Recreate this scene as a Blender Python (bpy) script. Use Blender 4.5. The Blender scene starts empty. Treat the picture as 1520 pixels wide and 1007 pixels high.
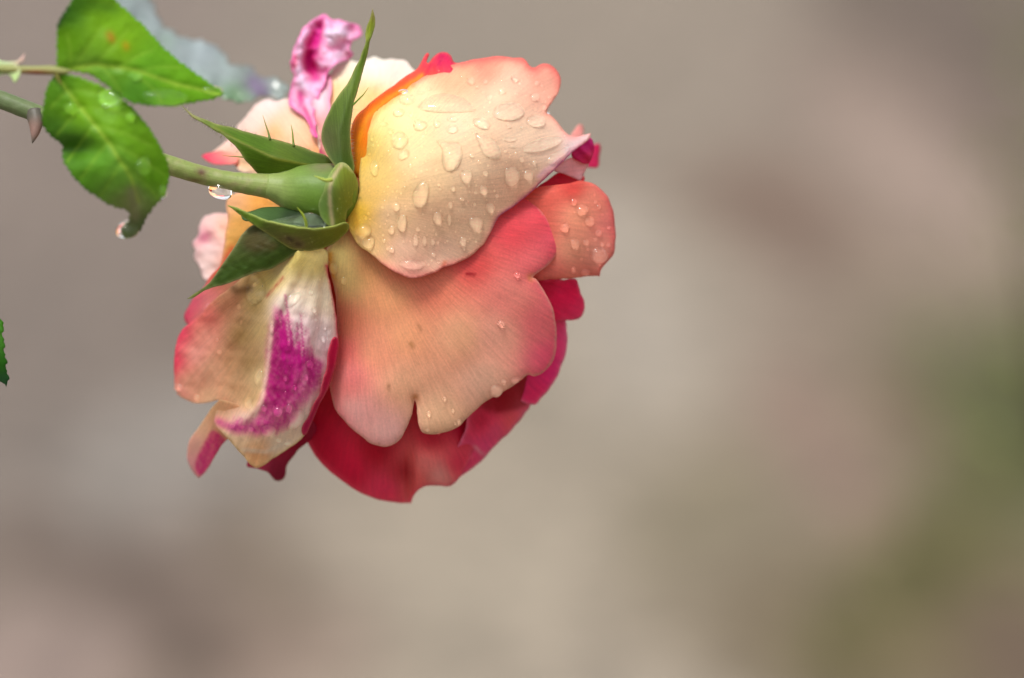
import bpy, math, random
import numpy as np
from mathutils import Vector, Matrix, geometry
random.seed(7); RNG = np.random.RandomState(11)
scene = bpy.context.scene
COL = scene.collection

# ------------------------------------------------------------------ camera, sky, sun, exposure
S = 0.187 / 1520.0            # metres per photo pixel at the flower
D = 0.52                      # distance to the flower's reference plane
PITCH = math.radians(18)
CAM_Z = 0.90
cd = bpy.data.cameras.new('camera'); cam = bpy.data.objects.new('camera', cd); COL.objects.link(cam)
cam.location = (0, 0, CAM_Z); cam.rotation_euler = (math.radians(90) - PITCH, 0, 0)
cd.sensor_width = 36.0; cd.lens = 36.0 * D / 0.187
cd.clip_start = 0.02; cd.clip_end = 1000
cd.dof.use_dof = True; cd.dof.focus_distance = D - 205 * S; cd.dof.aperture_fstop = 6.3
cd.dof.aperture_blades = 0
scene.camera = cam
CAM = Matrix.Translation(cam.location) @ cam.rotation_euler.to_matrix().to_4x4()

SUN_DIR = Vector((-0.22, -0.30, 1.0)).normalized()      # towards the sun, behind cloud
world = bpy.data.worlds.new('World'); scene.world = world; world.use_nodes = True
nt = world.node_tree; nt.nodes.clear()
sky = nt.nodes.new('ShaderNodeTexSky'); sky.sky_type = 'NISHITA'; sky.sun_disc = False
sky.sun_elevation = math.asin(SUN_DIR.z); sky.sun_rotation = math.atan2(SUN_DIR.x, SUN_DIR.y)
sky.air_density = 1.0; sky.dust_density = 4.0; sky.ozone_density = 1.0
hs = nt.nodes.new('ShaderNodeHueSaturation'); hs.inputs['Saturation'].default_value = 0.22
bg = nt.nodes.new('ShaderNodeBackground'); bg.inputs['Strength'].default_value = 0.13
ow = nt.nodes.new('ShaderNodeOutputWorld')
nt.links.new(sky.outputs[0], hs.inputs['Color']); nt.links.new(hs.outputs[0], bg.inputs['Color']); nt.links.new(bg.outputs[0], ow.inputs['Surface'])
sd = bpy.data.lights.new('sun', 'SUN'); sun = bpy.data.objects.new('sun', sd); COL.objects.link(sun)
sd.energy = 1.5; sd.angle = math.radians(15); sd.color = (1.0, 0.965, 0.92)
sun.rotation_euler = SUN_DIR.to_track_quat('Z', 'Y').to_euler(); sun.location = (-1, -1, 3)
scene.view_settings.view_transform = 'Standard'; scene.view_settings.look = 'None'
scene.view_settings.exposure = 0.59; scene.view_settings.gamma = 1.0
scene.view_settings.use_curve_mapping = False
scene.render.engine = 'CYCLES'
cy = scene.cycles
cy.use_denoising = True; cy.max_bounces = 14; cy.diffuse_bounces = 5; cy.glossy_bounces = 5
cy.transmission_bounces = 10; cy.transparent_max_bounces = 10
cy.caustics_refractive = True; cy.caustics_reflective = False
cy.sample_clamp_indirect = 6.0; cy.blur_glossy = 0.3

# ------------------------------------------------------------------ helpers
def lin(c):
    c = np.asarray(c, float) / 255.0
    return np.where(c <= 0.04045, c / 12.92, ((c + 0.055) / 1.055) ** 2.4)

def loc(x, y, d):
    """photo pixel x, y at d pixels in front of the reference plane -> camera space, metres"""
    x = np.asarray(x, float); y = np.asarray(y, float); d = np.asarray(d, float)
    k = (D - d * S) / D
    return np.stack([(x - 760) * S * k, -(y - 503.5) * S * k, -D + d * S], -1)
CM = np.array(CAM)
def wld(P):
    return P @ CM[:3, :3].T + CM[:3, 3]
def wp(x, y, d):
    return wld(loc(x, y, d))

def tag(o, label=None, cat=None, group=None, kind=None):
    if label: o['label'] = label
    if cat: o['category'] = cat
    if group: o['group'] = group
    if kind: o['kind'] = kind
    return o

def empty(name, at, label, cat, group=None):
    o = bpy.data.objects.new(name, None); COL.objects.link(o)
    o.location = at; o.empty_display_size = 0.005
    return tag(o, label, cat, group)

def link(name, V, F, mat, parent=None, origin=None, col=None, uv=None, smooth=True):
    """V world-space vertices; linked as one mesh, with its origin at the parent or at origin"""
    org = np.array(parent_world(parent)) if parent is not None else np.array(origin if origin is not None else V.mean(0))
    me = bpy.data.meshes.new(name)
    me.from_pydata((V - org).tolist(), [], [list(map(int, f)) for f in F]); me.update()
    if smooth:
        me.polygons.foreach_set('use_smooth', [True] * len(me.polygons))
    if col is not None:
        a = me.color_attributes.new('Tint', 'FLOAT_COLOR', 'POINT')
        rgba = np.concatenate([col, np.ones((len(col), 1))], 1).astype(np.float32)
        a.data.foreach_set('color', rgba.ravel())
    if uv is not None:
        a = me.attributes.new('Flow', 'FLOAT_VECTOR', 'POINT')
        a.data.foreach_set('vector', uv.astype(np.float32).ravel())
    me.materials.append(mat)
    o = bpy.data.objects.new(name, me); COL.objects.link(o)
    if parent is not None: o.parent = parent
    else: o.location = org
    return o

def parent_world(p):
    v = Vector(p.location); q = p.parent
    while q is not None:
        v = v + q.location; q = q.parent
    return v

def spline(pts, step=3.0, closed=True):
    """Catmull-Rom through the points; a third value of 1 makes a sharp corner"""
    P = np.array([p[:2] for p in pts], float); n = len(P)
    c = [len(p) > 2 and p[2] == 1 for p in pts]
    out = []
    for i in range(n if closed else n - 1):
        p1, p2 = P[i], P[(i + 1) % n]
        p0 = p1 if (c[i] or (not closed and i == 0)) else P[i - 1]
        p3 = p2 if (c[(i + 1) % n] or (not closed and i == n - 2)) else P[(i + 2) % n]
        L = np.linalg.norm(p2 - p1); m = max(1, int(round(L / step)))
        d1 = np.linalg.norm(p2 - p0) + 1e-6; d2 = np.linalg.norm(p3 - p1) + 1e-6
        t1 = (p2 - p0) / d1 * L if np.linalg.norm(p1 - p0) > 1e-6 else (p2 - p1)
        t2 = (p3 - p1) / d2 * L if np.linalg.norm(p3 - p2) > 1e-6 else (p2 - p1)
        for k in range(m):
            t = k / m
            out.append((2*t**3-3*t**2+1)*p1 + (t**3-2*t**2+t)*t1 + (-2*t**3+3*t**2)*p2 + (t**3-t**2)*t2)
    if not closed: out.append(P[-1])
    return np.array(out)

def inside(P, poly):
    x, y = P[:, 0], P[:, 1]; r = np.zeros(len(P), bool)
    x1, y1 = poly[:, 0], poly[:, 1]; x2, y2 = np.roll(x1, -1), np.roll(y1, -1)
    for a, b, c, d in zip(x1, y1, x2, y2):
        if b != d:
            r ^= ((b > y) != (d > y)) & (x < (c - a) * (y - b) / (d - b) + a)
    return r

def seg_dist(P, poly, closed=True):
    a = poly; b = np.roll(poly, -1, 0)
    if not closed: a, b = poly[:-1], poly[1:]
    best = np.full(len(P), 1e9)
    for p, q in zip(a, b):
        v = q - p; L = v @ v + 1e-12
        t = np.clip(((P - p) @ v) / L, 0, 1)
        best = np.minimum(best, ((P - p - t[:, None] * v) ** 2).sum(1))
    return np.sqrt(best)

_ph = RNG.rand(64, 4)
def wave(P, scale, seed=0, octaves=4):
    """smooth noise, roughly -1..1, features about `scale` pixels wide"""
    r = np.zeros(len(P)); tot = 0
    for o in range(octaves):
        for j in range(4):
            h = _ph[(seed * 13 + o * 4 + j) % 64]
            an = h[0] * 6.283; f = 6.283 / scale * (1.75 ** o) * (0.7 + 0.6 * h[1])
            w = 0.6 ** o
            r += w * np.sin(P[:, 0] * math.cos(an) * f + P[:, 1] * math.sin(an) * f + h[2] * 6.283 + 1.3 * np.sin(P[:, 1] * f * 0.6 + h[3] * 6.3))
            tot += w * 0.5
    return r / tot

class Depth:
    """linear polyharmonic surface through (x, y, depth) points plus optional extra(P)"""
    def __init__(self, pts, extra=None):
        p = np.array(pts, float); self.c = p[:, :2]; n = len(p)
        A = np.zeros((n + 3, n + 3))
        r = np.linalg.norm(self.c[:, None] - self.c[None], axis=2)
        A[:n, :n] = self.phi(r); A[:n, :n] += np.eye(n) * -0.5
        A[:n, n] = 1; A[:n, n + 1:] = self.c / 100; A[n, :n] = 1; A[n + 1:, :n] = self.c.T / 100
        self.w = np.linalg.solve(A, np.concatenate([p[:, 2], [0, 0, 0]])); self.extra = extra
    @staticmethod
    def phi(r): return np.sqrt(r * r + 50 ** 2)
    def __call__(self, P):
        P = np.atleast_2d(np.asarray(P, float)); n = len(self.c)
        r = np.linalg.norm(P[:, None] - self.c[None], axis=2)
        z = self.phi(r) @ self.w[:n] + self.w[n] + P @ self.w[n + 1:] / 100
        return z + (self.extra(P) if self.extra else 0)

def tint(pts):
    p = np.array([q[:2] for q in pts], float); c = lin(np.array([q[2] for q in pts], float))
    def f(P):
        d2 = ((P[:, None] - p[None]) ** 2).sum(2)
        w = 1.0 / (d2 + 15.0 ** 2) ** 1.6
        return (w[:, :, None] * c[None]).sum(1) / w.sum(1)[:, None]
    return f

def smooth(a, b, x):
    t = np.clip((x - a) / (b - a), 0, 1); return t * t * (3 - 2 * t)

def mixc(c, new, w):
    return c * (1 - w[:, None]) + lin(new)[None] * w[:, None]

SHEETS = {}
def sheet(key, name, outline, depth, colours, mat, parent, thick=1.7, step=4.0, base=None, edges=(), patches=(),
          strokes=(), inner=None, extra=None, jag=0.6, serrate=None, edge_roll=None, label=None, mottled=0.015, gain=1.0):
    """A petal, sepal or leaf blade: a curved sheet of real thickness with two faces and a closed rim"""
    ol = spline(outline, 3.0)
    if jag:
        s = np.arange(len(ol)); tn = np.roll(ol, -1, 0) - np.roll(ol, 1, 0)
        nn = np.stack([tn[:, 1], -tn[:, 0]], 1) / (np.linalg.norm(tn, axis=1)[:, None] + 1e-9)
        w = wave(np.stack([s * 3.0, s * 0.0], 1), 34, seed=len(key), octaves=3)
        ol = ol + nn * (w * jag)[:, None]
    if serrate:
        amp, per = serrate
        s = np.arange(len(ol)) * 3.0; tn = np.roll(ol, -1, 0) - np.roll(ol, 1, 0)
        nn = np.stack([tn[:, 1], -tn[:, 0]], 1) / (np.linalg.norm(tn, axis=1)[:, None] + 1e-9)
        ol = ol + nn * (((s / per) % 1.0 - 0.5) * amp)[:, None]
    dep = depth if callable(depth) else Depth(depth)
    lo, hi = ol.min(0), ol.max(0)
    gy = np.arange(lo[1], hi[1], step * 0.866)
    G = []
    for i, yy in enumerate(gy):
        gx = np.arange(lo[0] + (i % 2) * step * 0.5, hi[0], step)
        G.append(np.stack([gx, np.full_like(gx, yy)], 1))
    G = np.concatenate(G) + RNG.uniform(-0.12, 0.12, (sum(len(g) for g in G), 2)) * step
    G = G[inside(G, ol)]; G = G[seg_dist(G, ol) > step * 0.55]
    n0 = len(ol); allp = np.concatenate([ol, G])
    vs, es, fs, ov, oe, of = geometry.delaunay_2d_cdt([Vector(p) for p in allp], [(i, (i + 1) % n0) for i in range(n0)], [], 1, 1e-6)
    P = np.array([v[:] for v in vs]); F = np.array([f[:] for f in fs])
    # orient faces towards the camera (y runs down in the photo)
    a, b, c = P[F[:, 0]], P[F[:, 1]], P[F[:, 2]]
    cr = (b[:, 0]-a[:, 0])*(c[:, 1]-a[:, 1]) - (b[:, 1]-a[:, 1])*(c[:, 0]-a[:, 0])
    F[cr > 0] = F[cr > 0][:, ::-1]
    ed = seg_dist(P, ol)
    def full(Q, e=None):
        Q = np.atleast_2d(Q)
        z = dep(Q)
        if edge_roll:
            am, wd = edge_roll
            ee = seg_dist(Q, ol) if e is None else e
            z = z + am * np.exp(-ee / wd)
        return z
    z = full(P, ed)
    h = 1.5
    zx = (dep(P + [h, 0]) - dep(P - [h, 0])) / (2 * h); zy = (dep(P + [0, h]) - dep(P - [0, h])) / (2 * h)
    sl = np.sqrt(zx**2 + zy**2); lim = np.minimum(1, 3.0 / np.maximum(sl, 1e-6)); zx *= lim; zy *= lim
    nrm = np.stack([-zx, -zy, np.ones_like(zx)], 1); nrm /= np.linalg.norm(nrm, axis=1)[:, None]
    th = thick * (0.45 + 0.55 * smooth(0, 14, ed))
    Pb = P - nrm[:, :2] * th[:, None]; zb = z - nrm[:, 2] * th
    top = wp(P[:, 0], P[:, 1], z); bot = wp(Pb[:, 0], Pb[:, 1], zb)
    n = len(P)
    # boundary edges of the triangulation
    cnt = {}
    for f in F:
        for i in range(3):
            u, v = int(f[i]), int(f[(i + 1) % 3]); cnt[(u, v)] = 1
    bd = [(u, v) for (u, v) in cnt if (v, u) not in cnt]
    Ft = [tuple(f) for f in F]; Fb = [(f[2] + n, f[1] + n, f[0] + n) for f in F]
    Fr = [(v, u, u + n, v + n) for (u, v) in bd]
    # colour
    cf = colours if callable(colours) else tint(colours)
    c = cf(P)
    for poly, colr, soft, stre in patches:
        pl = spline([(q[0], q[1]) for q in poly], 4.0)
        s = seg_dist(P, pl); s = np.where(inside(P, pl), s, -s) + wave(P, 40, 3) * min(soft, 6) * 0.4
        w = smooth(-soft, soft, s) * stre * (0.85 + 0.15 * wave(P, 12, 5))
        c = mixc(c, colr, np.clip(w, 0, 1))
    for line, colr, wid, stre in strokes:
        s = seg_dist(P, np.array(line, float), False) + wave(P, 20, 7) * wid * 0.2
        c = mixc(c, colr, np.clip(np.exp(-(s / wid) ** 2) * stre, 0, 1))
    for e in edges:
        colr, wid, stre = e[:3]
        m = np.exp(-(ed / (wid * (1 + 0.35 * wave(P, 60, 2)).clip(0.3, 2))) ** 1.3) * stre
        if len(e) > 3: m = m * e[3](P)
        c = mixc(c, colr, np.clip(m, 0, 1))
    c = c * (1 + mottled * wave(P, 18, 9))[:, None] * (1 + mottled * wave(P, 70, 4))[:, None]
    c = np.clip(c * gain, 0.002, 0.9)
    cb = c.copy() if inner is None else 0.25 * c + 0.75 * np.tile(lin(inner), (n, 1))
    rim = smooth(6, 1, ed)[:, None]; cb = cb * (1 - rim) + np.clip(c * 1.15 + .02, 0, .9) * rim
    bx, by = base if base is not None else (P[:, 0].mean(), P[:, 1].mean())
    rr = np.hypot(P[:, 0] - bx, P[:, 1] - by); an = np.arctan2(P[:, 1] - by, P[:, 0] - bx)
    fl = np.stack([an * 62, rr * 0.02, np.full(n, len(key) * 3.1)], 1)
    o = link(name, np.concatenate([top, bot]), Ft + Fb + Fr, mat, parent, col=np.concatenate([c, cb]), uv=np.concatenate([fl, fl]))
    if label: o['label'] = label
    SHEETS[key] = full
    return o

def tube(name, path, mat, parent, colour, seg=28, step=3.0, label=None, bumpy=0.0, origin=None):
    """path of (x, y, depth, radius) in photo pixels -> a round tapering tube with closed ends"""
    p = np.array(path, float)
    t = np.concatenate([[0], np.cumsum(np.linalg.norm(np.diff(p[:, :3], axis=0), axis=1))])
    m = max(4, int(t[-1] / step)); tt = np.linspace(0, t[-1], m)
    # cubic Hermite per component
    def herm(v):
        s = np.gradient(v, t) if len(t) > 2 else np.full(len(t), (v[1] - v[0]) / t[-1])
        i = np.clip(np.searchsorted(t, tt, side='right') - 1, 0, len(t) - 2); h = t[i + 1] - t[i]; u = (tt - t[i]) / h
        return (2*u**3-3*u**2+1)*v[i] + (u**3-2*u**2+u)*h*s[i] + (-2*u**3+3*u**2)*v[i+1] + (u**3-u**2)*h*s[i+1]
    C = np.stack([herm(p[:, k]) for k in range(3)], 1); R = np.maximum(herm(p[:, 3]), 0.05)
    T = np.gradient(C, axis=0); T /= np.linalg.norm(T, axis=1)[:, None]
    up = np.array([0, 0, 1.0])
    if abs(T[:, 2]).max() > 0.9: up = np.array([0, 1.0, 0.2])
    A = np.cross(T, up); A /= np.linalg.norm(A, axis=1)[:, None]; B = np.cross(T, A)
    th = np.linspace(0, 2 * math.pi, seg, endpoint=False)
    rad = R[:, None] * np.ones(seg)[None]
    if bumpy:
        q = np.stack([np.repeat(tt, seg), np.tile(th * 14, m)], 1)
        rad = rad + (wave(q, 24, 6) * bumpy).reshape(m, seg)
    V = C[:, None] + rad[:, :, None] * (np.cos(th)[None, :, None] * A[:, None] + np.sin(th)[None, :, None] * B[:, None])
    Vf = V.reshape(-1, 3); Vf = np.concatenate([Vf, C[:1], C[-1:]])
    W = wp(Vf[:, 0], Vf[:, 1], Vf[:, 2])
    F = []
    for i in range(m - 1):
        for j in range(seg):
            a, b = i * seg + j, i * seg + (j + 1) % seg
            F.append((a, b, b + seg, a + seg))
    e0, e1 = m * seg, m * seg + 1
    for j in range(seg):
        F.append((e0, (j + 1) % seg, j)); F.append((e1, (m - 1) * seg + j, (m - 1) * seg + (j + 1) % seg))
    # outward winding check
    f = F[len(F) // 3]; nn = np.cross(W[f[1]] - W[f[0]], W[f[2]] - W[f[0]])
    ctr = wp(*C[(f[0] // seg)])
    if nn @ (W[f[0]] - ctr) < 0: F = [g[::-1] for g in F]
    tcol = np.concatenate([np.repeat(tt / t[-1], seg), [0, 1]])
    c = np.clip(colour(Vf[:, :2], tcol, Vf), 0.002, 0.9)
    uv = np.stack([np.concatenate([np.tile(th * 6, m), [0, 0]]), tcol * 2, np.zeros(len(Vf))], 1)
    o = link(name, W, F, mat, parent, col=c, uv=uv, origin=origin)
    if label: o['label'] = label
    return o

# ------------------------------------------------------------------ materials
def new_mat(name):
    m = bpy.data.materials.new(name); m.use_nodes = True; m.node_tree.nodes.clear(); return m, m.node_tree

def blade_mat(name, trans=0.35, rough=0.45, spec=0.35, coat=0.0, vein=0.10, cell=2600.0, bump=0.25, sat=1.15):
    m, t = new_mat(name); N, L = t.nodes, t.links
    at = N.new('ShaderNodeAttribute'); at.attribute_name = 'Tint'
    fl = N.new('ShaderNodeAttribute'); fl.attribute_name = 'Flow'
    n1 = N.new('ShaderNodeTexNoise'); n1.inputs['Scale'].default_value = 1.6; n1.inputs['Detail'].default_value = 5; n1.inputs['Roughness'].default_value = 0.6
    L.new(fl.outputs['Vector'], n1.inputs['Vector'])
    tc = N.new('ShaderNodeTexCoord')
    n2 = N.new('ShaderNodeTexNoise'); n2.inputs['Scale'].default_value = cell; n2.inputs['Detail'].default_value = 2
    L.new(tc.outputs['Object'], n2.inputs['Vector'])
    mr = N.new('ShaderNodeMapRange'); mr.inputs['From Min'].default_value = 0.3; mr.inputs['From Max'].default_value = 0.7
    mr.inputs['To Min'].default_value = 1 - vein; mr.inputs['To Max'].default_value = 1 + vein
    L.new(n1.outputs['Fac'], mr.inputs['Value'])
    mr2 = N.new('ShaderNodeMapRange'); mr2.inputs['From Min'].default_value = 0.3; mr2.inputs['From Max'].default_value = 0.7
    mr2.inputs['To Min'].default_value = 0.94; mr2.inputs['To Max'].default_value = 1.06
    L.new(n2.outputs['Fac'], mr2.inputs['Value'])
    mm = N.new('ShaderNodeMath'); mm.operation = 'MULTIPLY'; L.new(mr.outputs[0], mm.inputs[0]); L.new(mr2.outputs[0], mm.inputs[1])
    vm = N.new('ShaderNodeVectorMath'); vm.operation = 'SCALE'; L.new(at.outputs['Color'], vm.inputs[0]); L.new(mm.outputs[0], vm.inputs['Scale'])
    hsv = N.new('ShaderNodeHueSaturation'); hsv.inputs['Saturation'].default_value = sat; L.new(vm.outputs[0], hsv.inputs['Color'])
    bp = N.new('ShaderNodeBump'); bp.inputs['Strength'].default_value = bump; bp.inputs['Distance'].default_value = 0.0001
    ad = N.new('ShaderNodeMath'); ad.operation = 'ADD'; L.new(n1.outputs['Fac'], ad.inputs[0]); L.new(n2.outputs['Fac'], ad.inputs[1])
    L.new(ad.outputs[0], bp.inputs['Height'])
    pr = N.new('ShaderNodeBsdfPrincipled'); pr.inputs['Roughness'].default_value = rough
    pr.inputs['Specular IOR Level'].default_value = spec
    pr.inputs['Coat Weight'].default_value = coat; pr.inputs['Coat Roughness'].default_value = 0.15
    L.new(vm.outputs[0], pr.inputs['Base Color']); L.new(bp.outputs[0], pr.inputs['Normal'])
    tr = N.new('ShaderNodeBsdfTranslucent'); L.new(hsv.outputs[0], tr.inputs['Color'])
    mx = N.new('ShaderNodeMixShader'); mx.inputs[0].default_value = trans
    L.new(pr.outputs[0], mx.inputs[1]); L.new(tr.outputs[0], mx.inputs[2])
    out = N.new('ShaderNodeOutputMaterial'); L.new(mx.outputs[0], out.inputs['Surface'])
    return m

PETAL = blade_mat('rose_petal', trans=0.32, rough=0.48, spec=0.16, vein=0.10, bump=0.25)
SEPAL = blade_mat('sepal_green', trans=0.22, rough=0.5, spec=0.22, vein=0.22, bump=0.35, cell=3500)
LEAF = blade_mat('leaf_green', trans=0.40, rough=0.40, spec=0.25, vein=0.045, bump=0.3, cell=1500, sat=1.1)
WETLEAF = blade_mat('wet_leaf_face', trans=0.15, rough=0.30, spec=0.6, coat=0.6, vein=0.1, bump=0.3, cell=1500)
BARK = blade_mat('green_stem', trans=0.0, rough=0.45, spec=0.3, vein=0.10, bump=0.3, cell=2500)
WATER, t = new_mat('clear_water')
g = t.nodes.new('ShaderNodeBsdfGlass'); g.inputs['IOR'].default_value = 1.30; g.inputs['Color'].default_value = (1.25, 1.25, 1.25, 1); g.inputs['Roughness'].default_value = 0.0  # colour above white, added to brighten what shows through the drops
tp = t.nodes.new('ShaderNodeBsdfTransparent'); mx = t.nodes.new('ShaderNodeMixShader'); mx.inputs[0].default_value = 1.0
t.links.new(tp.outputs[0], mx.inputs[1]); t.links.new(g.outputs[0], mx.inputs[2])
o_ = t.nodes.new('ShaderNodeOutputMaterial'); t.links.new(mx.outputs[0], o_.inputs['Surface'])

# ------------------------------------------------------------------ the setting: ground behind
def ground_at(px, py):
    """where the sight line through a photo pixel meets the ground"""
    v = wp(px, py, 0) - CM[:3, 3]; k = -CAM_Z / v[2]
    return (CM[:3, 3] + v * k)[:2]
GP = [  # bare earth, dry litter, damp and mossy spots: (pixel the spot lies behind, half-size across and along in metres, colour)
    (120, 60, .30, .8, (150, 137, 127)), (60, 470, .22, .5, (138, 126, 116)), (100, 300, .22, .5, (146, 133, 123)),
    (560, 40, .25, .9, (160, 149, 135)), (1000, 70, .25, .9, (163, 151, 136)), (1440, 40, .2, .8, (122, 109, 99)), (1330, 140, .2, .5, (146, 128, 116)),
    (1150, 310, .12, .28, (140, 116, 100)), (1000, 420, .14, .3, (176, 165, 148)), (1330, 260, .14, .3, (170, 152, 138)),
    (1240, 480, .13, .25, (152, 134, 119)), (950, 640, .16, .25, (172, 161, 143)), (820, 860, .18, .25, (180, 168, 150)),
    (200, 680, .14, .2, (152, 143, 134)), (60, 860, .12, .15, (146, 132, 120)), (260, 860, .10, .12, (150, 134, 122)), (350, 960, .08, .1, (128, 110, 98)),
    (560, 960, .14, .15, (168, 156, 138)), (1100, 760, .15, .2, (148, 136, 116)), (1180, 660, .10, .14, (160, 140, 122)), (1330, 860, .13, .16, (122, 112, 84)),
    (1060, 880, .10, .12, (140, 126, 104)), (1470, 940, .1, .14, (126, 108, 86)), (1480, 560, .14, .35, (98, 104, 66)), (1400, 400, .12, .3, (160, 142, 126)),
    (30, 970, .1, .1, (168, 148, 136)), (700, 780, .14, .2, (172, 160, 142)), (1240, 960, .09, .1, (130, 116, 90)),
]
gp = np.array([list(ground_at(a, b)) for a, b, *_ in GP]); gs = np.array([q[2:4] for q in GP]); gc = lin(np.array([q[4] for q in GP]))
xs = np.concatenate([[-400, -100, -30, -8], np.linspace(-2.4, 2.4, 241), [8, 30, 100, 400]])
ys = np.concatenate([[-400, -100, -20, -4], np.linspace(0.0, 8, 201), [12, 30, 100, 400]])
X, Y = np.meshgrid(xs, ys); Pg = np.stack([X.ravel(), Y.ravel()], 1)
w = np.exp(-((Pg[:, None] - gp[None]) ** 2 / (gs[None] * 0.8) ** 2).sum(2)) + 1e-9
w0 = 0.05
cg = ((w[:, :, None] * gc[None]).sum(1) + w0 * lin((158, 146, 131))) / (w.sum(1) + w0)[:, None]
GB = [  # drifts of litter and damp soil lying across the slope: ends, half-width in metres, colour, strength
    ((40, 780), (330, 960), .034, (116, 101, 91), .9), ((340, 780), (440, 900), .030, (122, 108, 92), .7), ((0, 960), (110, 985), .03, (166, 148, 138), .8),
    ((180, 690), (300, 640), .05, (160, 153, 144), .8), ((400, 1000), (520, 950), .035, (158, 138, 124), .7), ((60, 470), (40, 620), .06, (138, 127, 118), .6),
    ((1120, 290), (1190, 350), .045, (130, 110, 97), .75), ((1240, -10), (1440, 60), .05, (118, 106, 95), .55), ((1440, 60), (1530, 160), .05, (116, 103, 93), .5),
    ((1260, 150), (1440, 330), .055, (178, 158, 144), .8), ((900, 350), (950, 520), .06, (188, 178, 164), .7), ((1180, 600), (1270, 740), .04, (160, 136, 122), .8),
    ((1320, 590), (1370, 640), .03, (134, 114, 98), .8), ((980, 790), (1090, 720), .04, (140, 130, 106), .7), ((1230, 980), (1400, 840), .045, (112, 104, 70), .6),
    ((1400, 840), (1490, 700), .04, (120, 116, 76), .5), ((1490, 940), (1540, 1000), .035, (116, 98, 86), .8), ((640, 850), (800, 800), .06, (188, 176, 156), .6), ((1110, 950), (1160, 860), .03, (136, 122, 100), .7)]
q2 = Pg * [1, .33]
for p1, p2, wd, col_, st in GB:
    a, b = np.array(ground_at(*p1)) * [1, .33], np.array(ground_at(*p2)) * [1, .33]
    cg = mixc(cg, col_, st * np.exp(-(seg_dist(q2, np.array([a, b]), False) / wd) ** 2))
cg = cg * (1 + 0.08 * wave(Pg * 100, 28, 3))[:, None]
near = (abs(Pg[:, 0]) < 2.4) & (Pg[:, 1] > 0) & (Pg[:, 1] < 8)
Zg = np.where(near, 0.006 * wave(Pg * 100, 22, 1), 0.0)
Vg = np.concatenate([Pg, Zg[:, None]], 1); nx = len(xs)
Fg = [(j * nx + i, j * nx + i + 1, (j + 1) * nx + i + 1, (j + 1) * nx + i) for j in range(len(ys) - 1) for i in range(nx - 1)]
GROUND_GAIN = 0.555
EARTH, t = new_mat('bare_earth'); N, L = t.nodes, t.links
at = N.new('ShaderNodeAttribute'); at.attribute_name = 'Tint'
tc = N.new('ShaderNodeTexCoord'); nz = N.new('ShaderNodeTexNoise'); nz.inputs['Scale'].default_value = 22; nz.inputs['Detail'].default_value = 8
L.new(tc.outputs['Object'], nz.inputs['Vector'])
mr = N.new('ShaderNodeMapRange'); mr.inputs['From Min'].default_value = .3; mr.inputs['From Max'].default_value = .7; mr.inputs['To Min'].default_value = .75; mr.inputs['To Max'].default_value = 1.25
L.new(nz.outputs['Fac'], mr.inputs['Value'])
vm = N.new('ShaderNodeVectorMath'); vm.operation = 'SCALE'; L.new(at.outputs['Color'], vm.inputs[0]); L.new(mr.outputs[0], vm.inputs['Scale'])
pr = N.new('ShaderNodeBsdfPrincipled'); pr.inputs['Roughness'].default_value = .9; pr.inputs['Specular IOR Level'].default_value = .15
L.new(vm.outputs[0], pr.inputs['Base Color'])
bp = N.new('ShaderNodeBump'); bp.inputs['Distance'].default_value = .01; L.new(nz.outputs['Fac'], bp.inputs['Height']); L.new(bp.outputs[0], pr.inputs['Normal'])
o_ = N.new('ShaderNodeOutputMaterial'); L.new(pr.outputs[0], o_.inputs['Surface'])
tag(link('ground', Vg, Fg, EARTH, origin=(0, 0, 0), col=np.clip(cg * GROUND_GAIN * np.array([1.0, .985, .985]), 0, .6)), 'bare grey brown earth with paler and mossy patches', 'ground', kind='structure')

def plain_mat(name, c, rough=.6, var=.25, scale=40):
    m, t = new_mat(name); N, L = t.nodes, t.links
    tc = N.new('ShaderNodeTexCoord'); nz = N.new('ShaderNodeTexNoise'); nz.inputs['Scale'].default_value = scale
    L.new(tc.outputs['Object'], nz.inputs['Vector'])
    cr = N.new('ShaderNodeValToRGB'); a = lin(c)
    cr.color_ramp.elements[0].color = (*(a * (1 - var)), 1); cr.color_ramp.elements[1].color = (*(a * (1 + var)), 1)
    L.new(nz.outputs['Fac'], cr.inputs[0])
    pr = N.new('ShaderNodeBsdfPrincipled'); pr.inputs['Roughness'].default_value = rough; L.new(cr.outputs[0], pr.inputs['Base Color'])
    tr = N.new('ShaderNodeBsdfTranslucent'); L.new(cr.outputs[0], tr.inputs['Color'])
    mx = N.new('ShaderNodeMixShader'); mx.inputs[0].default_value = .25; L.new(pr.outputs[0], mx.inputs[1]); L.new(tr.outputs[0], mx.inputs[2])
    o = N.new('ShaderNodeOutputMaterial'); L.new(mx.outputs[0], o.inputs['Surface']); return m

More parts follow.
